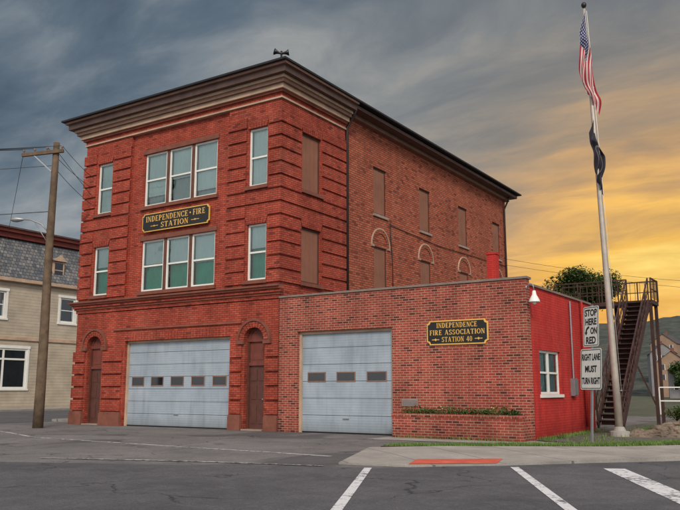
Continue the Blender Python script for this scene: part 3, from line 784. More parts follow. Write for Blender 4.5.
g=MB(); AR2.q(g,[(24.05,1.4,d-0.04),(26.05,1.4,d-0.04),(26.05,2.72,d-0.04),(24.05,2.72,d-0.04)],M['glass']); g.obj('pane',wo)
g=MB(); AR2.q(g,[(24.05,1.4,d-0.12),(26.05,1.4,d-0.12),(26.05,2.72,d-0.12),(24.05,2.72,d-0.12)],M['curtain_grey']); g.obj('blind',wo)
spout([(AX1+0.06,28.6,4.7),(AX1+0.06,28.6,0.2)],an,0.05,M['red_paint'])
mb=MB(); AR2.box(mb,27.1,27.5,1.3,1.9,0,0.14,M['metal']); AR2.box(mb,27.12,27.48,1.33,1.87,0.14,0.16,M['metal'])
mb.tube([(AX1+0.03,27.3,1.9),(AX1+0.03,27.3,4.6)],0.03,M['metal'],8); mb.obj('meter_box',an)
board_sign(Plane('F',AY),-11.56,-9.42,2.94,3.73,0.0,[('INDEPENDENCE',-11.2,-9.78,3.49,3.65),('FIRE ASSOCIATION',-11.45,-9.53,3.26,3.42),('STATION 40',-11.02,-9.96,3.03,3.19)],'black signboard with gold lettering on brick annex wall',orn=((-11.24,3.11,0.26),(-9.74,3.11,0.26)))
e=MB(); AF.box(e,-12.55,-11.95,0.98,1.2,0,0.03,M['metal']); AF.box(e,-12.52,-11.98,1.01,1.17,0.03,0.036,M['cornice_mid'])
for k in range(3): AF.box(e,-12.47,-12.03,1.04+k*0.04,1.055+k*0.04,0.036,0.04,M['metal'])
e.obj('plaque',None,'small grey metal plaque fixed above the brick planter','plaque')
lx,ly=-7.92,22.98
e=empty('wall_lamp',(lx,ly,4.1),'white bell shaped lamp on annex wall corner','lamp')
mb=MB(); mb.smooth=True; mb.tube([(-8.15,ly,4.62),(-8.05,ly,4.72),(-7.95,ly,4.7),(lx,ly,4.52)],0.02,M['metal'],8); mb.lathe((-8.16,ly,4.62),[(0.0,0.03),(0.06,0.02),(0.06,0)],M['metal'],12,(1,0,0)); mb.obj('arm',e)
mb=MB(); mb.smooth=True; mb.lathe((lx,ly,4.16),[(0.17,0.0),(0.155,0.06),(0.11,0.15),(0.07,0.22),(0.05,0.34),(0.0,0.36)],M['white'],16); mb.obj('lamp_shade',e)
mb=MB(); mb.smooth=True; mb.lathe((lx,ly,4.07),[(0.0,0.0),(0.05,0.03),(0.07,0.09),(0.05,0.14)],M['white'],12); mb.obj('bulb',e)
PX0,PX1,PY0=-12.56,-8.2,22.28
mb=MB(); 
mb.box(PX0,PX1,PY0,PY0+0.2,0,0.66,A); mb.box(PX0,PX0+0.2,PY0+0.2,AY-0.003,0,0.66,A); mb.box(PX1-0.2,PX1,PY0+0.2,AY-0.003,0,0.66,A)
pt=mb.obj('brick_planter',None,'long low red brick planter against the annex wall','planter')
mb=MB(); n=42
for k in range(n):
    a=PX0-0.02+(PX1-PX0+0.04)*k/n; mb.box(a+0.004,a+(PX1-PX0)/n-0.006,PY0-0.025,PY0+0.22,0.66,0.76,A)
mb.obj('cap',pt)
mb=MB(); mb.box(PX0+0.2,PX1-0.2,PY0+0.2,AY-0.01,0.4,0.62,M['soil']); mb.obj('soil',pt)
def leafclump(mb,c,r,n,size,mat,flat=0.8):
    for _ in range(n):
        d=Vector((random.gauss(0,1),random.gauss(0,1),random.gauss(0,1))).normalized()*(random.random()**0.45)
        p=Vector(c)+Vector((d.x*r[0],d.y*r[1],d.z*r[2]))
        u=Vector((random.gauss(0,1),random.gauss(0,1),random.gauss(0,0.6))).normalized(); v=u.cross(Vector((random.random()-.5,random.random()-.5,1))).normalized()
        s=size*random.uniform(0.6,1.3)
        mb.face([p-u*s,p-v*s*0.5,p+u*s,p+v*s*0.5],mat)
for k in range(13):
    cx=PX0+0.4+(PX1-PX0-0.8)*k/12+random.uniform(-.06,.06); hh=random.uniform(0.14,0.24)
    e=empty('plant',(cx,22.7,0.6),'low green flowering plant growing in the brick planter','plant','plants in the planter')
    mb=MB(); leafclump(mb,(cx,22.66,0.80),(random.uniform(.2,.28),0.17,hh),random.randint(240,360),0.036,M['leaf_shrub'])
    for _ in range(8): 
        a=random.uniform(-.15,.15); mb.beam((cx+a*.3,22.7,0.6),(cx+a,22.65+random.uniform(-.1,.1),0.82),0.01,0.01,M['leaf_shrub'])
    mb.obj('foliage',e)
    if k%3==1:
        mb=MB()
        for _ in range(2):
            q=(cx+random.uniform(-.15,.15),22.52+random.uniform(-.04,.1),0.84+random.uniform(0,hh*0.7)); s=0.02
            mb.lathe(q,[(0.0,-0.01),(s,0.0),(s*0.8,0.018),(0,0.02)],M['petal_red'] if k%2 else M['petal_white'],6)
        mb.obj('flower',e)

# ------------------------------------------------------------ FLAGPOLE
pb=Vector((-6.47,26.46,0.15)); ptop=pb+Vector((-0.30,-0.20,14.75))
e=empty('flagpole',pb,'tall leaning pale metal flagpole in a concrete footing','flagpole')
mb=MB(); mb.smooth=True; mb.tube([pb+(ptop-pb)*k/8 for k in range(9)],[0.125-0.075*k/8 for k in range(9)],M['pole_metal'],14); mb.obj('pole',e)
mb=MB(); mb.smooth=True; mb.lathe(ptop,[(0.0,0.26),(0.06,0.24),(0.09,0.18),(0.09,0.12),(0.06,0.06),(0.03,0.03),(0.05,0)],M['black'],14); mb.obj('finial',e)
mb=MB(); mb.lathe(pb,[(0.0,-0.15),(0.34,-0.15),(0.32,0.03),(0.2,0.05),(0.15,0.16),(0.125,0.18)],M['cement'],16); mb.obj('footing',e)
mb=MB(); mb.smooth=True; 
q0=pb+(ptop-pb)*0.09; mb.tube([q0+Vector((0.17,-0.03,0)),ptop+Vector((0.09,-0.02,-0.1))],0.008,M['white'],5)
mb.tube([q0+Vector((0.1,-0.03,0)),q0+Vector((0.2,-0.03,0))],0.02,M['metal'],6); mb.obj('halyard',e)
Rv=Vector((0.8368,0.5476,0)); Fv=Vector((-0.5476,0.8368,0))
def flag(name,z_top,hoist,droop,width,mat,label,seed,shift,K=2.6):
    mb=MB(); ni,nj=64,30; rnd=random.Random(seed); ph=rnd.random()*6
    base=lambda z: pb+(ptop-pb)*((z-pb.z)/(ptop.z-pb.z))
    for j in range(nj+1):
        t=j/nj
        for i in range(ni+1):
            s=i/ni
            z=z_top-t*hoist*(1-0.10*s)-(s**0.85)*droop-0.05*math.sin(s*8+t*4)
            c=base(z); env=min(1,s*4.0)
            w_=width*(0.62+0.5*math.sin(math.pi*min(1,s*0.9+0.1)))*env
            fold=(t-0.5)*w_*1.15+0.24*w_*math.sin(s*K*2.2+ph+t*3.2)
            lat=shift*env+fold
            dep=-0.12*env-0.05+0.085*math.sin(t*13+s*5+ph)*env+0.04*math.sin(s*17+t*4)*env
            p=Vector((c.x,c.y,0))+Rv*lat+Fv*dep; mb.v.append((p.x,p.y,z))
    mb.uv=[(i/ni,j/nj) for j in range(nj+1) for i in range(ni+1)]
    k=mb.mi(mat)
    for j in range(nj):
        for i in range(ni):
            a=j*(ni+1)+i; mb.f.append((a,a+ni+1,a+ni+2,a+1)); mb.m.append(k)
    mb.smooth=True; mb.obj(name,None,label,'flag')
flag('flag',14.78,1.35,2.75,0.48,M['usflag'],'limp red white and blue striped flag with stars on the pole',2,-0.09)
flag('flag',10.85,0.95,2.0,0.32,M['powflag'],'limp black memorial flag hanging below the striped flag',5,-0.03)

# ------------------------------------------------------------ TRAFFIC SIGNS
pp=Vector((-6.2,22.22,0.0)); nrm=Vector((-0.56,-0.826,0)).normalized()
uu=Vector((0,0,1)).cross(nrm); LEAN=Rv*0.055
e=empty('sign_post',pp,'galvanised post carrying two white regulatory signs','road sign')
mb=MB(); axis=(Vector((0,0,1))+LEAN).normalized(); mb.obox(pp+axis*1.95,uu,nrm,axis,0.035,0.02,1.95,M['metal'])
mb.obj('pole',e)
def frame_at(d0,cz): 
    return lambda u,z,d: pp+uu*u+nrm*(d0+d)+Vector((0,0,cz+z))+LEAN*(cz+z)
def sheet(w,h,cz,name,lines,label,lean=0.0):
    fr=frame_at(0.03,cz); mb=MB(); W=M['sign_white']; r=0.06
    def outl(ins,rr): 
        pts=[]
        for cx,cy,a0 in((-w/2+ins+rr,-h/2+ins+rr,180),(w/2-ins-rr,-h/2+ins+rr,270),(w/2-ins-rr,h/2-ins-rr,0),(-w/2+ins+rr,h/2-ins-rr,90)):
            for k in range(5):
                a=math.radians(a0+90*k/4); pts.append((cx+rr*math.cos(a),cy+rr*math.sin(a)))
        return pts
    P0=outl(0,r)
    mb.face([fr(x,z,0.006) for x,z in P0],W); mb.face([fr(x,z,0) for x,z in P0[::-1]],M['metal'])
    for k in range(len(P0)):
        a=P0[k];b=P0[(k+1)%len(P0)]; mb.face([fr(*a,0),fr(*b,0),fr(*b,0.006),fr(*a,0.006)],W)
    A_=outl(0.025,r-0.02);B_=outl(0.045,r-0.035)
    for k in range(len(A_)):
        a=A_[k];b=A_[(k+1)%len(A_)];c=B_[(k+1)%len(A_)];d_=B_[k]
        mb.face([fr(*a,0.008),fr(*b,0.008),fr(*c,0.008),fr(*d_,0.008)],M['black'])
    o=mb.obj(name,e,label)
    for t_,u0,u1,a,b,m in lines: text(t_,None,u0,u1,a,b,0.008,m,o,frame=fr,bold=0.03,depth=0.003).obj('lettering',o)
    return o,fr
o,fr=sheet(0.64,1.14,3.28,'sign_panel',[('STOP',-0.25,0.25,0.29,0.49,M['black']),('HERE',-0.23,0.23,0.04,0.23,M['black']),('ON',-0.02,0.25,-0.22,-0.03,M['black']),('RED',-0.2,0.2,-0.49,-0.29,M['black'])],'white stop here on red sign')
mb=MB(); N=10
pts=[(-0.07-0.13*math.sin(t*math.pi/2/N*1.0)*1.0,-0.02-0.15*(1-math.cos(t*math.pi/2/N))) for t in range(N+1)]
for k in range(N):
    a=pts[k];b=pts[k+1]; dx,dz=b[0]-a[0],b[1]-a[1]; L=math.hypot(dx,dz); nx,nz=-dz/L*0.03,dx/L*0.03
    mb.face([fr(a[0]-nx,a[1]-nz,0.01),fr(b[0]-nx,b[1]-nz,0.01),fr(b[0]+nx,b[1]+nz,0.01),fr(a[0]+nx,a[1]+nz,0.01)],M['black'])
tx,tz=pts[-1]; mb.face([fr(tx-0.06,tz+0.01,0.01),fr(tx,tz-0.08,0.01),fr(tx+0.06,tz+0.01,0.01)],M['black'])
mb.obj('arrow',o)
sheet(0.86,1.14,2.08,'sign_panel',[('RIGHT LANE',-0.37,0.37,0.24,0.43,M['black']),('MUST',-0.24,0.24,-0.09,0.10,M['black']),('TURN RIGHT',-0.37,0.37,-0.42,-0.23,M['black'])],'white right lane must turn right sign')

# ------------------------------------------------------------ UTILITY POLE
up=Vector((-27.5,19.9,0))
e=empty('utility_pole',up,'weathered wooden utility pole with crossarm and street light','utility pole')
mb=MB(); mb.smooth=True; mb.tube([up+Vector((0.02*math.sin(k),0.0,11.9*k/8)) for k in range(9)],[0.21-0.08*k/8 for k in range(9)],M['wood_pole'],12); mb.obj('pole',e)
mb=MB(); ca=up+Rv*-1.25+Vector((0,-0.2,11.3)); cb=up+Rv*0.5+Vector((0,-0.2,11.5)); mb.beam(ca,cb,0.12,0.14,M['wood_pole'])
mb.beam(up+Rv*-0.75+Vector((0,-0.2,11.3)),up+Vector((0,-0.16,10.6)),0.04,0.04,M['metal']); mb.obj('crossarm',e)
ins=[]
for f in(0.04,0.3,0.6,0.96):
    p=ca.lerp(cb,f)+Vector((0,0,0.07)); ins.append(p+Vector((0,0,0.16)))
    m2=MB(); m2.smooth=True; m2.lathe(p,[(0.02,0),(0.02,0.06),(0.055,0.08),(0.035,0.12),(0.05,0.15),(0.0,0.19)],M['cornice_mid'],10); m2.obj('insulator',e)
mb=MB(); mb.smooth=True; mb.tube([up+Vector((0,0,7.9)),up+Rv*-0.4+Vector((0,0,8.35)),up+Rv*-0.9+Vector((0,0,8.55)),up+Rv*-1.3+Vector((0,0,8.55))],0.03,M['metal'],8)
mb.tube([up+Vector((0,0,7.4)),up+Rv*-0.7+Vector((0,0,8.45))],0.018,M['metal'],6); mb.obj('arm',e)
mb=MB(); mb.smooth=True; mb.lathe(up+Rv*-1.25+Vector((0,0,8.55)),[(0.03,-0.1),(0.08,0.0),(0.12,0.2),(0.1,0.36),(0.05,0.46),(0.0,0.48)],M['metal'],12,-Rv); mb.obj('lamp_head',e)
def wire(a,b,sag,label='thin black overhead cable',r=0.011,grp='overhead wires'):
    a=Vector(a);b=Vector(b); mb=MB(); mb.smooth=True
    mb.tube([a.lerp(b,k/16)-Vector((0,0,sag*4*(k/16)*(1-k/16))) for k in range(17)],r,M['wire'],5)
    mb.obj('overhead_wire',None,label,'cable',None,grp)
for k,p in enumerate(ins[:4]): wire(p,p+Vector((-30,-22,1.6-0.3*k)),0.9)
wire(ins[3],(-29.42,24.2,11.2),0.15); wire(ins[2],(-29.42,24.3,10.7),0.2); wire(up+Vector((0,0,10.8)),(-29.42,24.3,9.9),0.2)
wire(up+Vector((0,0,10.9)),up+Vector((-28,-20,10.6)),0.7); wire(up+Vector((0,0,8.9)),up+Vector((-28,-20,8.6)),0.6,r=0.016)
wire(up+Vector((0,0,11.6)),(-33.0,33,7.5),0.4); wire(ins[0],(-53,34,9.9),0.6)
wire((-17.9,46.9,9.8),(4,62,8.4),0.8); wire((-17.9,46.9,9.4),(6,66,7.5),0.6)

# ------------------------------------------------------------ FIRE ESCAPE
e=empty('fire_escape',(-7,31,0),'rusty dark brown metal outdoor staircase with landing behind annex','staircase')
I=M['iron']; mb=MB()
DX0,DX1,DY0,DY1,DZ=-10.6,-6.55,33.4,34.6,5.15
mb.box(DX0,DX1,DY0,DY1,DZ-0.16,DZ,I)
for x in(DX0+0.15,-8.3,DX1-0.1):
    for y in(DY0+0.08,DY1-0.08): mb.box(x-0.06,x+0.06,y-0.06,y+0.06,0,DZ-0.16,I)
mb.beam((-8.3,DY0+.05,0.8),(DX1-.1,DY0+.05,4.9),0.04,0.06,I); mb.beam((DX1-.1,DY0+.05,0.8),(-8.3,DY0+.05,4.9),0.04,0.06,I)
mb.obj('landing',e)
def rail(a,b,hh=0.9,n=6,bal=True):
    a=Vector(a);b=Vector(b); z=Vector((0,0,1)); mb=MB()
    mb.beam(a+z*hh,b+z*hh,0.05,0.05,I); mb.beam(a+z*hh*0.5,b+z*hh*0.5,0.035,0.035,I)
    for k in range(n+1):
        p=a.lerp(b,k/n); mb.beam(p,p+z*hh,0.045,0.045,I)
    if bal:
        m_=n*4
        for k in range(m_):
            p=a.lerp(b,(k+.5)/m_); mb.beam(p+z*0.08,p+z*hh,0.016,0.016,I)
    mb._obj('handrail',e,None,None,None,None,None)
SX0,SX1=-7.55,-6.7; top=Vector((0,DY0,DZ)); bot=Vector((0,27.9,0.35))
rail((DX0,DY0+.04,DZ),(SX0,DY0+.04,DZ),n=3); rail((DX0,DY1-.04,DZ),(DX1,DY1-.04,DZ),n=5); rail((DX1-.04,DY0,DZ),(DX1-.04,DY1,DZ),n=2)
for x in(SX0,SX1): rail((x,bot.y,bot.z),(x,top.y,top.z),n=7,bal=True)
mb=MB()
for x in(SX0,SX1): mb.beam((x,bot.y,bot.z-0.05),(x,top.y,top.z-0.1),0.06,0.28,I)
mb.obj('stringer',e)
mb=MB(); n=24
for k in range(n):
    f=(k+.5)/n; y=bot.y+(top.y-bot.y)*f; z=bot.z+(top.z-bot.z)*f; mb.box(SX0+.04,SX1-.04,y-0.03,y+0.24,z,z+0.035,I); mb.box(SX0+.04,SX1-.04,y+0.2,y+0.215,z-0.15,z,I)
mb.obj('tread',e)

# ------------------------------------------------------------ LEFT HOUSE
HX=-54.6; HP=Plane('R',HX); HY0,HY1=22.0,52.0
e=empty('house',(HX-6,37,0),'cream clapboard house with slate mansard roof and dormers','house')
mb=MB()
ups=[(27.2,28.7,7.0,9.1),(34.4,35.9,7.0,9.1),(40.9,42.4,7.0,9.1),(47.5,49,7,9.1)]
gnd=[(34.0,38.1,1.6,4.7),(44,47,1.6,4.4)]
wall(mb,HP,HY0,HY1,0,9.9,ups+gnd,M['siding'],rev=0.2)
HF=Plane('F',HY0); wall(mb,HF,HX-12,HX,0,9.9,[],M['siding']); HB=Plane('B',HY1); wall(mb,HB,HX-12,HX,0,9.9,[],M['siding'])
mb.obj('wall',e)
for a,b,c,d_ in ups: sash_window(e,HP,a,b,c,d_,-0.05,'dark',fw=0.14)
for a,b,c,d_ in gnd:
    w=MB()
    for u in(a,(a+b)/2-0.07,b-0.14): HP.box(w,u,u+0.14,c,d_,-0.1,0,M['white'])
    for z in(c,d_-0.9,d_-0.14): HP.box(w,a+.14,b-.14,z,z+0.14,-0.1,-0.004,M['white'])
    o=w.obj('window',e); g=MB(); HP.q(g,[(a,c,-0.07),(b,c,-0.07),(b,d_,-0.07),(a,d_,-0.07)],M['dark_glass']); g.obj('pane',o)
mb=MB()
for a,b,c,d_ in ups+gnd:
    HP.box(mb,a-0.18,a-0.003,c,d_,0,0.05,M['white']); HP.box(mb,b+0.003,b+0.18,c,d_,0,0.05,M['white'])
    HP.box(mb,a-0.22,b+0.22,d_+0.003,d_+0.22,0,0.08,M['white']); HP.box(mb,a-0.22,b+0.22,c-0.14,c-0.003,0,0.1,M['white'])
HP.box(mb,HY0,HY1,5.35,5.6,0,0.12,M['beige'])
mb.obj('trim',e)
mb=MB(); S_=M['slate']
mb.face([(HX+0.3,HY0-0.3,10.15),(HX+0.3,HY1+0.3,10.15),(HX-1.2,HY1-1.2,13.5),(HX-1.2,HY0+1.2,13.5)],S_)
mb.face([(HX-12,HY0-0.3,10.15),(HX+0.3,HY0-0.3,10.15),(HX-1.2,HY0+1.2,13.5),(HX-12,HY0+1.2,13.5)],S_)
mb.face([(HX+0.3,HY1+0.3,10.15),(HX-12,HY1+0.3,10.15),(HX-12,HY1-1.2,13.5),(HX-1.2,HY1-1.2,13.5)],S_)
mb.box(HX-12,HX-1.2,HY0+1.2,HY1-1.2,13.5,13.6,M['roof']); mb.obj('roof',e)
c_=plain('red_brown_cornice',srgb(128,62,54),0.7,0.2,2)
mb=MB(); mb.box(HX-12,HX-0.95,HY0+0.95,HY1-0.95,13.6,14.0,c_); mb.box(HX-12,HX-0.6,HY0+0.6,HY1-0.6,14.0,14.25,c_); mb.box(HX-12,HX-0.4,HY0+0.4,HY1-0.4,14.25,14.38,M['cornice_dark']); mb.obj('cornice',e)
mb=MB(); mb.box(HX-12,HX+0.45,HY0-0.4,HY1+0.4,9.9,10.15,M['beige']); mb.obj('eave',e)
for yc in(29.5,34.0,40.6,46.5):
    mb=MB(); mb.box(HX-1.4,HX-0.1,yc-0.55,yc+0.55,10.5,12.1,M['beige'])
    mb.face([(HX+0.1,yc-0.75,12.1),(HX+0.1,yc+0.75,12.1),(HX+0.1,yc,12.65)],M['beige'])
    mb.face([(HX+0.1,yc-0.75,12.1),(HX+0.1,yc,12.65),(HX-1.6,yc,12.65),(HX-1.6,yc-0.75,12.1)],S_); mb.face([(HX+0.1,yc,12.65),(HX+0.1,yc+0.75,12.1),(HX-1.6,yc+0.75,12.1),(HX-1.6,yc,12.65)],S_)
    mb.box(HX-0.099,HX-0.06,yc-0.38,yc+0.38,10.7,11.95,M['dark_glass']); mb.box(HX-0.06,HX-0.03,yc-0.38,yc+0.38,11.3,11.37,M['beige'])
    mb.obj('dormer',e)

# ------------------------------------------------------------ GROUND
def sheet_poly(name,pts,z,mat,thick=0.0,kerb=None):
    mb=MB(); mb.face([(x,y,z) for x,y in pts],mat)
    if thick:
        for k in range(len(pts)):
            a=pts[k];b=pts[(k+1)%len(pts)]; mb.face([(a[0],a[1],z-thick),(b[0],b[1],z-thick),(b[0],b[1],z),(a[0],a[1],z)],kerb or mat)
    return mb.obj(name,None,kind='structure')
sheet_poly('ground',[(-900,-500),(900,-500),(900,1200),(-900,1200)],-0.03,M['terrain'])
sheet_poly('apron',[(-32.6,2),(-6,2),(-3,19),(-5.0,24.5),(-8,31),(-8,48),(-32.6,48)],-0.004,M['apron'])
sheet_poly('cross_street',[(-50,-40),(-32.6,-40),(-32.6,120),(-50,120)],0.0,M['road'])
sheet_poly('road',[(-70,-13.8),(-15.25,10.17),(-7.9,13.4),(-3.1,18.4),(36.9,62.5),(100,-70),(-90,-70)],0.004,M['road'])
NP=[(-9.0,13.7,.035),(-7.5,13.95,.035),(-6.1,15.1,.035),(-3.2,18.5,.10),(4,26.5,.10)]
FP=[(-10.5,17.4,.06),(-8.9,18.3,.10),(-7.2,19.3,.10),(-5.2,20.5,.10),(2,28.5,.10)]
mb=MB()
for k in range(4):
    a,b,c,d_=NP[k],NP[k+1],FP[k+1],FP[k]
    mb.face([a,b,c],M['concrete']); mb.face([a,c,d_],M['concrete'])
    mb.face([(a[0],a[1],-0.02),(b[0],b[1],-0.02),b,a],M['kerb']); mb.face([(c[0],c[1],-0.02),(d_[0],d_[1],-0.02),d_,c],M['kerb'])
mb.face([(FP[0][0],FP[0][1],-0.02),(NP[0][0],NP[0][1],-0.02),NP[0],FP[0]],M['kerb'])
mb.obj('sidewalk',None,kind='structure')
sheet_poly('sidewalk',[(-32.8,24.5),(-29.6,24.5),(-29.6,60),(-32.8,60)],0.11,M['concrete'],0.14,M['kerb'])
sheet_poly('sidewalk',[(-54.5,-10),(-50.5,-10),(-50.5,100),(-54.5,100)],0.12,M['concrete'],0.15,M['kerb'])
sheet_poly('path',[(-12.8,21.0),(-6.5,21.4),(-6.3,22.4),(-8.1,22.95),(-12.8,22.95)],0.004,M['concrete'])
GP=[(-10.3,17.65),(-5.3,20.75),(-1.5,25.2),(-2.5,26.4),(-5.9,21.6),(-10.1,18.5)]
sheet_poly('grass_verge',GP,0.08,M['soil'],0.1)
sheet_poly('yard',[(-8.1,23.0),(-6.0,22.4),(-3.0,25.5),(8,36),(8,60),(-8.0,60)],0.02,M['gravel'])
mb=MB(); 
def bil(s,t_):
    a,b,c,d_=map(Vector,(NP[1],NP[2],FP[2],FP[1]))
    p=a*(1-s)*(1-t_)+b*s*(1-t_)+c*s*t_+d_*(1-s)*t_; return (p.x,p.y,p.z+0.008)
for k in range(4):
    mb.face([bil(-0.02+k*0.25,0.03),bil(-0.02+(k+1)*0.25,0.03),bil(-0.02+(k+1)*0.25,0.25),bil(-0.02+k*0.25,0.25)],M['tactile'])
mb.obj('tactile_paving',None,'red studded tactile paving panel at the kerb ramp','paving')
mb=MB()
def inpoly(x,y,P):
    r=False
    for i in range(len(P)):
        a=P[i];b=P[i-1]
        if (a[1]>y)!=(b[1]>y) and x<(b[0]-a[0])*(y-a[1])/(b[1]-a[1])+a[0]: r=not r
    return r
cnt=0
while cnt<11000:
    x=random.uniform(-10.4,-1.4);y=random.uniform(17.6,26.4)
    if not inpoly(x,y,GP): continue
    if random.random()<0.25*(1+math.sin(x*3.1)*math.cos(y*2.3)): continue
    a=random.random()*6.28;h_=random.uniform(0.03,0.09); w_=0.012
    mb.face([(x-w_*math.cos(a),y-w_*math.sin(a),0.08),(x+w_*math.cos(a),y+w_*math.sin(a),0.08),(x+random.uniform(-.03,.03),y+random.uniform(-.03,.03),0.08+h_)],M['grass']); cnt+=1
for _ in range(3600):
    q=random.random()
    if q<0.25: x=random.uniform(-8.1,-7.7);y=random.uniform(23,29.5)
    elif q<0.30: x=random.uniform(-12.5,-8.2);y=random.uniform(22.15,22.27)
    elif q<0.38: x=random.uniform(-7.9,-5.8);y=random.uniform(22.6,27)
    else:
        f=random.random(); x=-6+5.5*f+random.uniform(-.5,.4); y=26.3+3.0*f+random.uniform(.2,1.8)
    a=random.random()*6.28;h_=random.uniform(0.04,0.16); zb=0.0 if q<0.38 else min(0.9,0.15+0.8*f)
    mb.face([(x-.014*math.cos(a),y-.014*math.sin(a),zb),(x+.014*math.cos(a),y+.014*math.sin(a),zb),(x+random.uniform(-.05,.05),y+random.uniform(-.05,.05),zb+h_)],M['grass'])
mb.obj('grass',None,kind='stuff')
def line(a,b,w,mat,z=0.010,name='road_marking',n=1):
    a=Vector((*a,0));b=Vector((*b,0)); d=(b-a).normalized(); s=Vector((-d.y,d.x,0))*w/2
    mb=MB(); mb.face([(*(a-s).xy,z),(*(b-s).xy,z),(*(b+s).xy,z),(*(a+s).xy,z)],mat); mb.obj(name,None,kind='structure')
line((-8.05,13.3),(-4.6,6.5),0.15,M['paint']); line((-5.72,15.0),(-1.8,7.6),0.16,M['paint']); line((-4.0,15.75),(-1.4,10.5),0.40,M['paint'])
def pline(pts,w,mat,z):
    mb=MB(); n=len(pts)
    L=[];Rr=[]
    for k in range(n):
        d=Vector(pts[min(k+1,n-1)])-Vector(pts[max(k-1,0)]); d.normalize(); s=Vector((-d.y,d.x))*w/2
        p=Vector(pts[k]); L.append(p+s);Rr.append(p-s)
    for k in range(n-1): mb.face([(*Rr[k],z),(*Rr[k+1],z),(*L[k+1],z),(*L[k],z)],mat)
    mb.obj('road_marking',None,kind='structure')
pline([(-26.5,17.6),(-24.0,16.7),(-22.4,16.0),(-19,15.75),(-15,15.5),(-12,15.35),(-10.2,15.2)],0.15,M['paint_old'],0.0005)
pline([(-15.3,11.2),(-14.33,11.63),(-12.0,12.45),(-10,12.95),(-9.0,13.15)],0.13,M['paint_old'],0.009)
# stone bank: sloping solid core faced with piled stones
mb=MB(); rnd=random.Random(4); RK=M['rock']
prof=[(-6.1,26.2,0.15),(-5.0,26.8,0.45),(-4.0,27.3,0.75),(-3.0,27.85,0.95),(-0.5,29.2,1.05)]
for k in range(4):
    a,b=prof[k],prof[k+1]
    mb.face([(a[0],a[1],0),(b[0],b[1],0),(b[0]-0.1,b[1]+0.35,b[2]-0.08),(a[0]-0.1,a[1]+0.35,a[2]-0.08)],RK)
def rock(c,r):
    i0=len(mb.v); k=mb.mi(RK); rows=5;seg=8
    for a in range(rows+1):
        th=math.pi*a/rows
        for b in range(seg):
            ph=2*math.pi*b/seg; f=rnd.uniform(0.82,1.15)
            mb.v.append((c[0]+r[0]*f*math.sin(th)*math.cos(ph),c[1]+r[1]*f*math.sin(th)*math.sin(ph),c[2]+r[2]*f*math.cos(th)))
    for a in range(rows):
        for b in range(seg):
            mb.f.append((i0+a*seg+b,i0+(a+1)*seg+b,i0+(a+1)*seg+(b+1)%seg,i0+a*seg+(b+1)%seg)); mb.m.append(k)
for k in range(520):
    i=rnd.choice((0,1,1,2,2,3,3,3,3)); f=rnd.random(); a,b=prof[i],prof[i+1]; h_=a[2]+(b[2]-a[2])*f; zz=rnd.uniform(0,1)
    rock((a[0]+(b[0]-a[0])*f-0.1*zz,a[1]+(b[1]-a[1])*f+0.35*zz+rnd.uniform(-.04,.04),zz*h_-0.05),(rnd.uniform(.12,.24),rnd.uniform(.1,.16),rnd.uniform(.06,.12)))
mb.obj('stone_wall',None,'low rough sloping bank of piled grey stones','stone wall')
mb=MB(); 
mb.face([(-6.1,26.5,0.1),(-5.0,27.1,0.38),(-4.0,27.6,0.67),(-3.1,28.15,0.87),(-0.6,29.5,0.97),(6,33,1.0),(6,60,1.0),(-5.6,60,0.6),(-5.8,30,0.3)],M['gravel']); mb.obj('bank',None,kind='structure')
for k in range(8):
    f=k/7; x=-5.0+4.3*f+random.uniform(-.2,.2); y=28.4+2.2*f+random.uniform(0,.8); zb=0.45+0.5*f; r_=random.uniform(.35,.6)
    e=empty('bush',(x,y,zb),'small leafy green bush growing above the stone wall','bush','bushes above the stone wall')
    mb=MB()
    for q in range(7): mb.beam((x,y,zb),(x+random.uniform(-r_,r_)*.7,y+random.uniform(-r_,r_)*.7,zb+r_*random.uniform(.5,.9)),0.02,0.02,M['bark'])
    mb.obj('stem',e); mb=MB()
    for q in range(6): leafclump(mb,(x+random.uniform(-r_,r_)*.6,y+random.uniform(-r_,r_)*.6,zb+r_*random.uniform(.3,.8)),(r_*.45,r_*.45,r_*.35),170,0.045,M['leaf_shrub'] if k%2 else M['leaf'])
    mb.obj('foliage',e)
e=empty('railing',(-4.6,32,0.6),'white metal handrail on the slope beside the stone wall','railing')
mb=MB(); 
for k in range(6):
    p=Vector((-6.1+k*0.9,31.2+k*0.35,0.6)); mb.beam(p,p+Vector((0,0,1.0)),0.04,0.04,M['white'])
for h_ in(0.5,1.0): mb.beam((-6.1,31.2,0.6+h_),(-1.6,32.95,0.6+h_),0.04,0.04,M['white'])
mb.obj('rail',e)

# ------------------------------------------------------------ TREES / TOWN / HILL
def tree(base,trunk_h,cr,n,label,leaf=0.16,seed=1,clumps=22,fill=(0.24,0.42)):
    rnd=random.Random(seed); b=Vector(base); e=empty('tree',b,label,'tree')
    t=MB(); t.smooth=True
    t.tube([b,b+Vector((0.1,0,trunk_h*0.5)),b+Vector((0,0.1,trunk_h)),b+Vector((0,0,trunk_h+cr[2]))],[0.3,0.24,0.18,0.05],M['bark'],8)
    cc=b+Vector((0,0,trunk_h+cr[2]*0.8)); cl=[]
    for k in range(clumps):
        d=Vector((rnd.gauss(0,1),rnd.gauss(0,1),rnd.gauss(0,0.8))).normalized()*rnd.uniform(0.25,0.85)
        p=cc+Vector((d.x*cr[0],d.y*cr[1],d.z*cr[2])); cl.append(p)
        t.tube([b+Vector((0,0,trunk_h*rnd.uniform(.75,1))),(b+Vector((0,0,trunk_h))).lerp(p,0.5)+Vector((0,0,-.2)),p],[0.1,0.05,0.02],M['bark'],5)
    t.obj('trunk',e)
    c=MB()
    for p in cl:
        r=rnd.uniform(*fill)*cr[0]; leafclump(c,p,(r,r,r*0.8),n//clumps,leaf,M['leaf'])
    c.obj('crown',e)
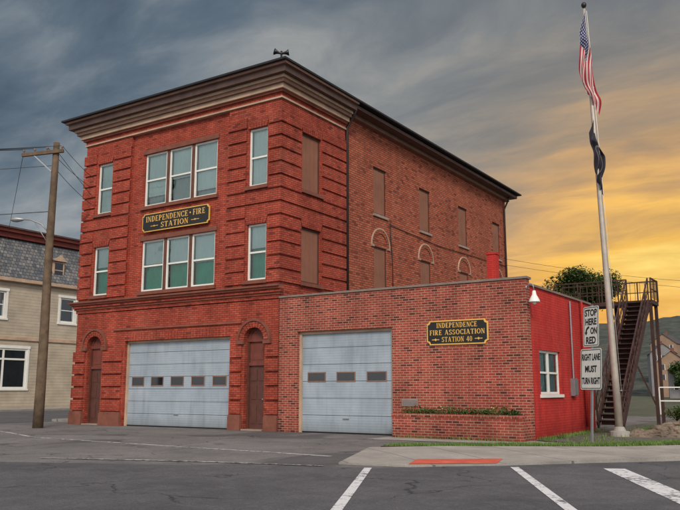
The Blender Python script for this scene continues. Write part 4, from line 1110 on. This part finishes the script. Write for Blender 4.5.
tree((-17.1,62,0),7.6,(2.9,2.9,2.3),30000,'leafy green tree standing behind the annex',0.12,3,46,(0.3,0.45))
tree((-14.4,96,0),1.6,(2.3,2.3,1.7),5200,'rounded green tree among the distant houses',0.2,5,18)
tree((-10.9,70,0.6),0.6,(1.9,1.9,1.1),4600,'small bushy tree beside the slope',0.13,6,16)
tree((-17.5,125,0),1.5,(3.2,3.2,2.4),4600,'rounded green tree among the distant houses',0.26,8,16)
tree((-24,150,0),2.5,(4.0,4.0,3.0),4600,'rounded green tree among the distant houses',0.3,9,16)
tree((-14.0,135,0),1.5,(3.6,3.6,2.6),4600,'rounded green tree among the distant houses',0.28,12,16)
def house(c,w,d,h,rot,wallm,roofm,label):
    e=empty('house',(c[0],c[1],c[2]),label,'house',group='small houses of the distant town')
    mb=MB(); ca,sa=math.cos(rot),math.sin(rot)
    T=lambda x,y,z:(c[0]+x*ca-y*sa,c[1]+x*sa+y*ca,c[2]+z)
    a=[(-w/2,-d/2),(w/2,-d/2),(w/2,d/2),(-w/2,d/2)]
    for k in range(4):
        p=a[k];q=a[(k+1)%4]; mb.face([T(*p,-c[2]),T(*q,-c[2]),T(*q,h),T(*p,h)],wallm)
    mb.face([T(-w/2,-d/2,h),T(w/2,-d/2,h),T(0,-d/2,h+w*0.38)],wallm); mb.face([T(w/2,d/2,h),T(-w/2,d/2,h),T(0,d/2,h+w*0.38)],wallm)
    mb.obj('wall',e)
    r=MB(); o=0.3
    for s in(-1,1):
        r.face([T(s*(w/2+o),-d/2-o,h-o*0.76),T(s*(w/2+o),d/2+o,h-o*0.76),T(0,d/2+o,h+w*0.38+0.02),T(0,-d/2-o,h+w*0.38+0.02)],roofm)
    r.box(c[0]-0.3,c[0]+0.3,c[1]-0.3,c[1]+0.3,c[2]+h+w*0.25,c[2]+h+w*0.38+0.8,M['brown_stone'])
    r.obj('roof',e)
    for fl in range(max(1,int(h//2.2))):
        for s in(-0.3,0.0,0.3):
            g=MB(); z=0.6+fl*2.1
            g.face([T(s*w-.35,-d/2-.03,z),T(s*w+.35,-d/2-.03,z),T(s*w+.35,-d/2-.03,z+1.1),T(s*w-.35,-d/2-.03,z+1.1)],M['dark_glass'])
            for q in(-.4,.4): g.obox(T(s*w+q,-d/2-.05,z+.55),(ca,sa,0),(-sa,ca,0),(0,0,1),0.05,0.04,0.62,M['white'])
            g.obj('window',e)
hb=plain('grey_house_paint',srgb(128,126,128),0.8,0.15,1); hc=plain('tan_house_paint',srgb(146,122,102),0.8,0.15,1); hr=plain('red_house_brick',srgb(120,70,60),0.9,0.2,2); hw=plain('white_house_paint',srgb(170,164,158),0.8,0.1,1)
gr=plain('grey_roof_shingle',srgb(76,70,72),0.9,0.2,1)
for c,w,d,h,r,a,l in(((-20.5,135,0),5,6,3.6,0.25,hr,'red brick house with grey gable roof'),((-16.6,150,0),5,6,3.8,-0.2,hw,'white house with grey gable roof'),((-25.5,155,1),6,7,4.2,0.2,hb,'grey house with gable roof'),((-21.2,172,1.5),6,7,4.4,0.5,hw,'white house with grey gable roof'),((-32,180,3),6,7,4.4,0.1,hc,'tan house with grey gable roof'),((-26.5,192,4),6,7,4.4,0.4,hr,'red brick house with grey gable roof'),((-39,205,6),6,7,4.4,0.3,hb,'grey house with gable roof'),((-31,212,7),6,7,4.4,0.2,hw,'white house with grey gable roof'),((-43,235,10),7,7,4.4,-0.1,hc,'tan house with grey gable roof'),((-35,240,11),7,7,4.4,0.35,hr,'red brick house with grey gable roof'),((-28,245,11),7,7,4.4,0.0,hb,'grey house with gable roof')):
    house(c,w,d,h,r,a,gr,l)
mb=MB(); mb.smooth=True; nu,nv=160,16; k=mb.mi(M['hill'])
from mathutils import noise as mn
for i in range(nu+1):
    az=math.radians(70-140*i/nu)
    for j in range(nv+1):
        R_=200+500*j/nv; prf=math.sin(math.pi*min(1,(j/nv)*1.0)*0.5)**1.3
        hgt=prf*(50+16*mn.noise(Vector((az*4,0,3)))+6*mn.noise(Vector((az*20,j*.3,1))))+mn.noise(Vector((az*70,j*2,5)))*3.0*prf-2*(j==0)
        mb.v.append((-math.sin(az)*R_,math.cos(az)*R_,hgt))
for i in range(nu):
    for j in range(nv):
        a=i*(nv+1)+j; mb.f.append((a,a+nv+1,a+nv+2,a+1)); mb.m.append(k)
mb.obj('hills',None,kind='structure')

# ------------------------------------------------------------ WORLD
w=bpy.data.worlds.new('World'); scene.world=w; w.use_nodes=True; t=NT(w.node_tree); t.n.clear()
out=t.new('ShaderNodeOutputWorld')
dirv=t.new('ShaderNodeTexCoord').outputs['Generated']; S=t.sep(dirv)
az=math.radians(9.5); el=math.radians(5)
gd=(-math.sin(az)*math.cos(el),math.cos(az)*math.cos(el),math.sin(el))
zc=t.math('MAXIMUM',S[2],0.0)
den=t.math('ADD',zc,0.22)
cp=t.comb(t.math('DIVIDE',S[0],den),t.math('DIVIDE',S[1],den),0.0)
mp=t.new('ShaderNodeMapping'); t.l.new(cp,mp.inputs[0]); mp.inputs['Rotation'].default_value=(0,0,math.radians(-30)); mp.inputs['Scale'].default_value=(0.8,1.6,1); mp.inputs['Location'].default_value=(3.1,1.9,0)
wn=t.new('ShaderNodeTexNoise'); t.l.new(mp.outputs[0],wn.inputs['Vector']); wn.inputs['Scale'].default_value=0.9; wn.inputs['Detail'].default_value=3
wv=t.vmath('ADD',mp.outputs[0],t.vmath('MULTIPLY',wn.outputs['Color'],(0.85,0.85,0)))
n1=t.noise(wv,0.9,8,0.54,0.0); n2=t.noise(wv,3.0,8,0.58,0.0)
cl=t.math('ADD',t.math('MULTIPLY',n1,0.62),t.math('MULTIPLY',n2,0.38))
dot=t.vmath('DOT_PRODUCT',dirv,gd)
ang=t.math('ARCCOSINE',t.math('MINIMUM',dot,0.99999))
ang2=t.math('ADD',ang,t.math('MULTIPLY',t.math('SUBTRACT',cl,0.5),-0.6))
base=t.ramp(t.rng(cl,0.38,0.62),[(0.0,srgb(72,86,102)),(0.4,srgb(94,108,121)),(0.7,srgb(120,130,138)),(1.0,srgb(154,158,160))])
base=t.mix(t.rng(zc,0.0,0.3,0.5,0.0),base,srgb(134,144,152))
k0=t.rng(ang2,0.22,0.66,1,0); base=t.mix(t.math('MULTIPLY',k0,0.62),base,srgb(154,146,134))
glow=t.ramp(t.rng(ang2,0.0,0.46),[(0.0,srgb(255,220,120)),(0.22,srgb(252,196,92)),(0.46,srgb(224,170,98)),(0.72,srgb(180,156,126)),(1.0,srgb(140,136,130))])
glow=t.mix(t.rng(zc,0.05,0.16,0.6,0.0),glow,srgb(244,152,56))
cd=t.rng(n2,0.36,0.62,0.84,1.08); glow=t.mix(1.0,glow,t.comb(cd,cd,cd),'MULTIPLY')
skyc=t.mix(t.rng(ang2,0.12,0.40,1,0),base,glow)
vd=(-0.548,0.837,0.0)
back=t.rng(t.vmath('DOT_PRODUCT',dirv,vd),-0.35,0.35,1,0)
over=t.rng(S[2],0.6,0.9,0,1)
bright=t.math('MAXIMUM',back,t.math('MULTIPLY',over,0.8))  # sky brightened behind the view and overhead, added to light the facades
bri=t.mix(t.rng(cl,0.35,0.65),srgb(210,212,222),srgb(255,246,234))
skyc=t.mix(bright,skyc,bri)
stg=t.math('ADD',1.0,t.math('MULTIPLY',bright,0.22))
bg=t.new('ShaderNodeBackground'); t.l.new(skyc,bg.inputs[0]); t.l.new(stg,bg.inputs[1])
ns=t.new('ShaderNodeTexSky',sky_type='NISHITA'); ns.sun_disc=False
SD=Vector((0.55,-0.70,0.62)).normalized()
ns.sun_elevation=math.asin(SD.z); ns.sun_rotation=math.atan2(SD.x,SD.y)
bg2=t.new('ShaderNodeBackground'); t.l.new(ns.outputs[0],bg2.inputs[0]); bg2.inputs[1].default_value=0.003
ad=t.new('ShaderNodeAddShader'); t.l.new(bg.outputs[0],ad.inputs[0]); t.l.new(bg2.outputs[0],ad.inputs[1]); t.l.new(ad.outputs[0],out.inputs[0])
sl=bpy.data.lights.new('fill_sun','SUN'); sl.energy=2.1; sl.angle=math.radians(14); sl.color=(1.0,0.91,0.80)  # added fill lamp from behind the view; the sunset glow lies opposite
so=bpy.data.objects.new('fill_sun',sl); col.objects.link(so); so.rotation_euler=(-SD).to_track_quat('-Z','Y').to_euler(); so.location=(0,0,40)
# ------------------------------------------------------------ CAMERA
cam=bpy.data.cameras.new('camera'); cam.sensor_width=36; cam.lens=773/680*36; cam.clip_end=3000; cam.clip_start=0.05
co=bpy.data.objects.new('camera',cam); col.objects.link(co); co.location=(0,0,1.5)
co.rotation_euler=(math.radians(90)+math.atan(135/773),0,math.radians(33.2)); scene.camera=co
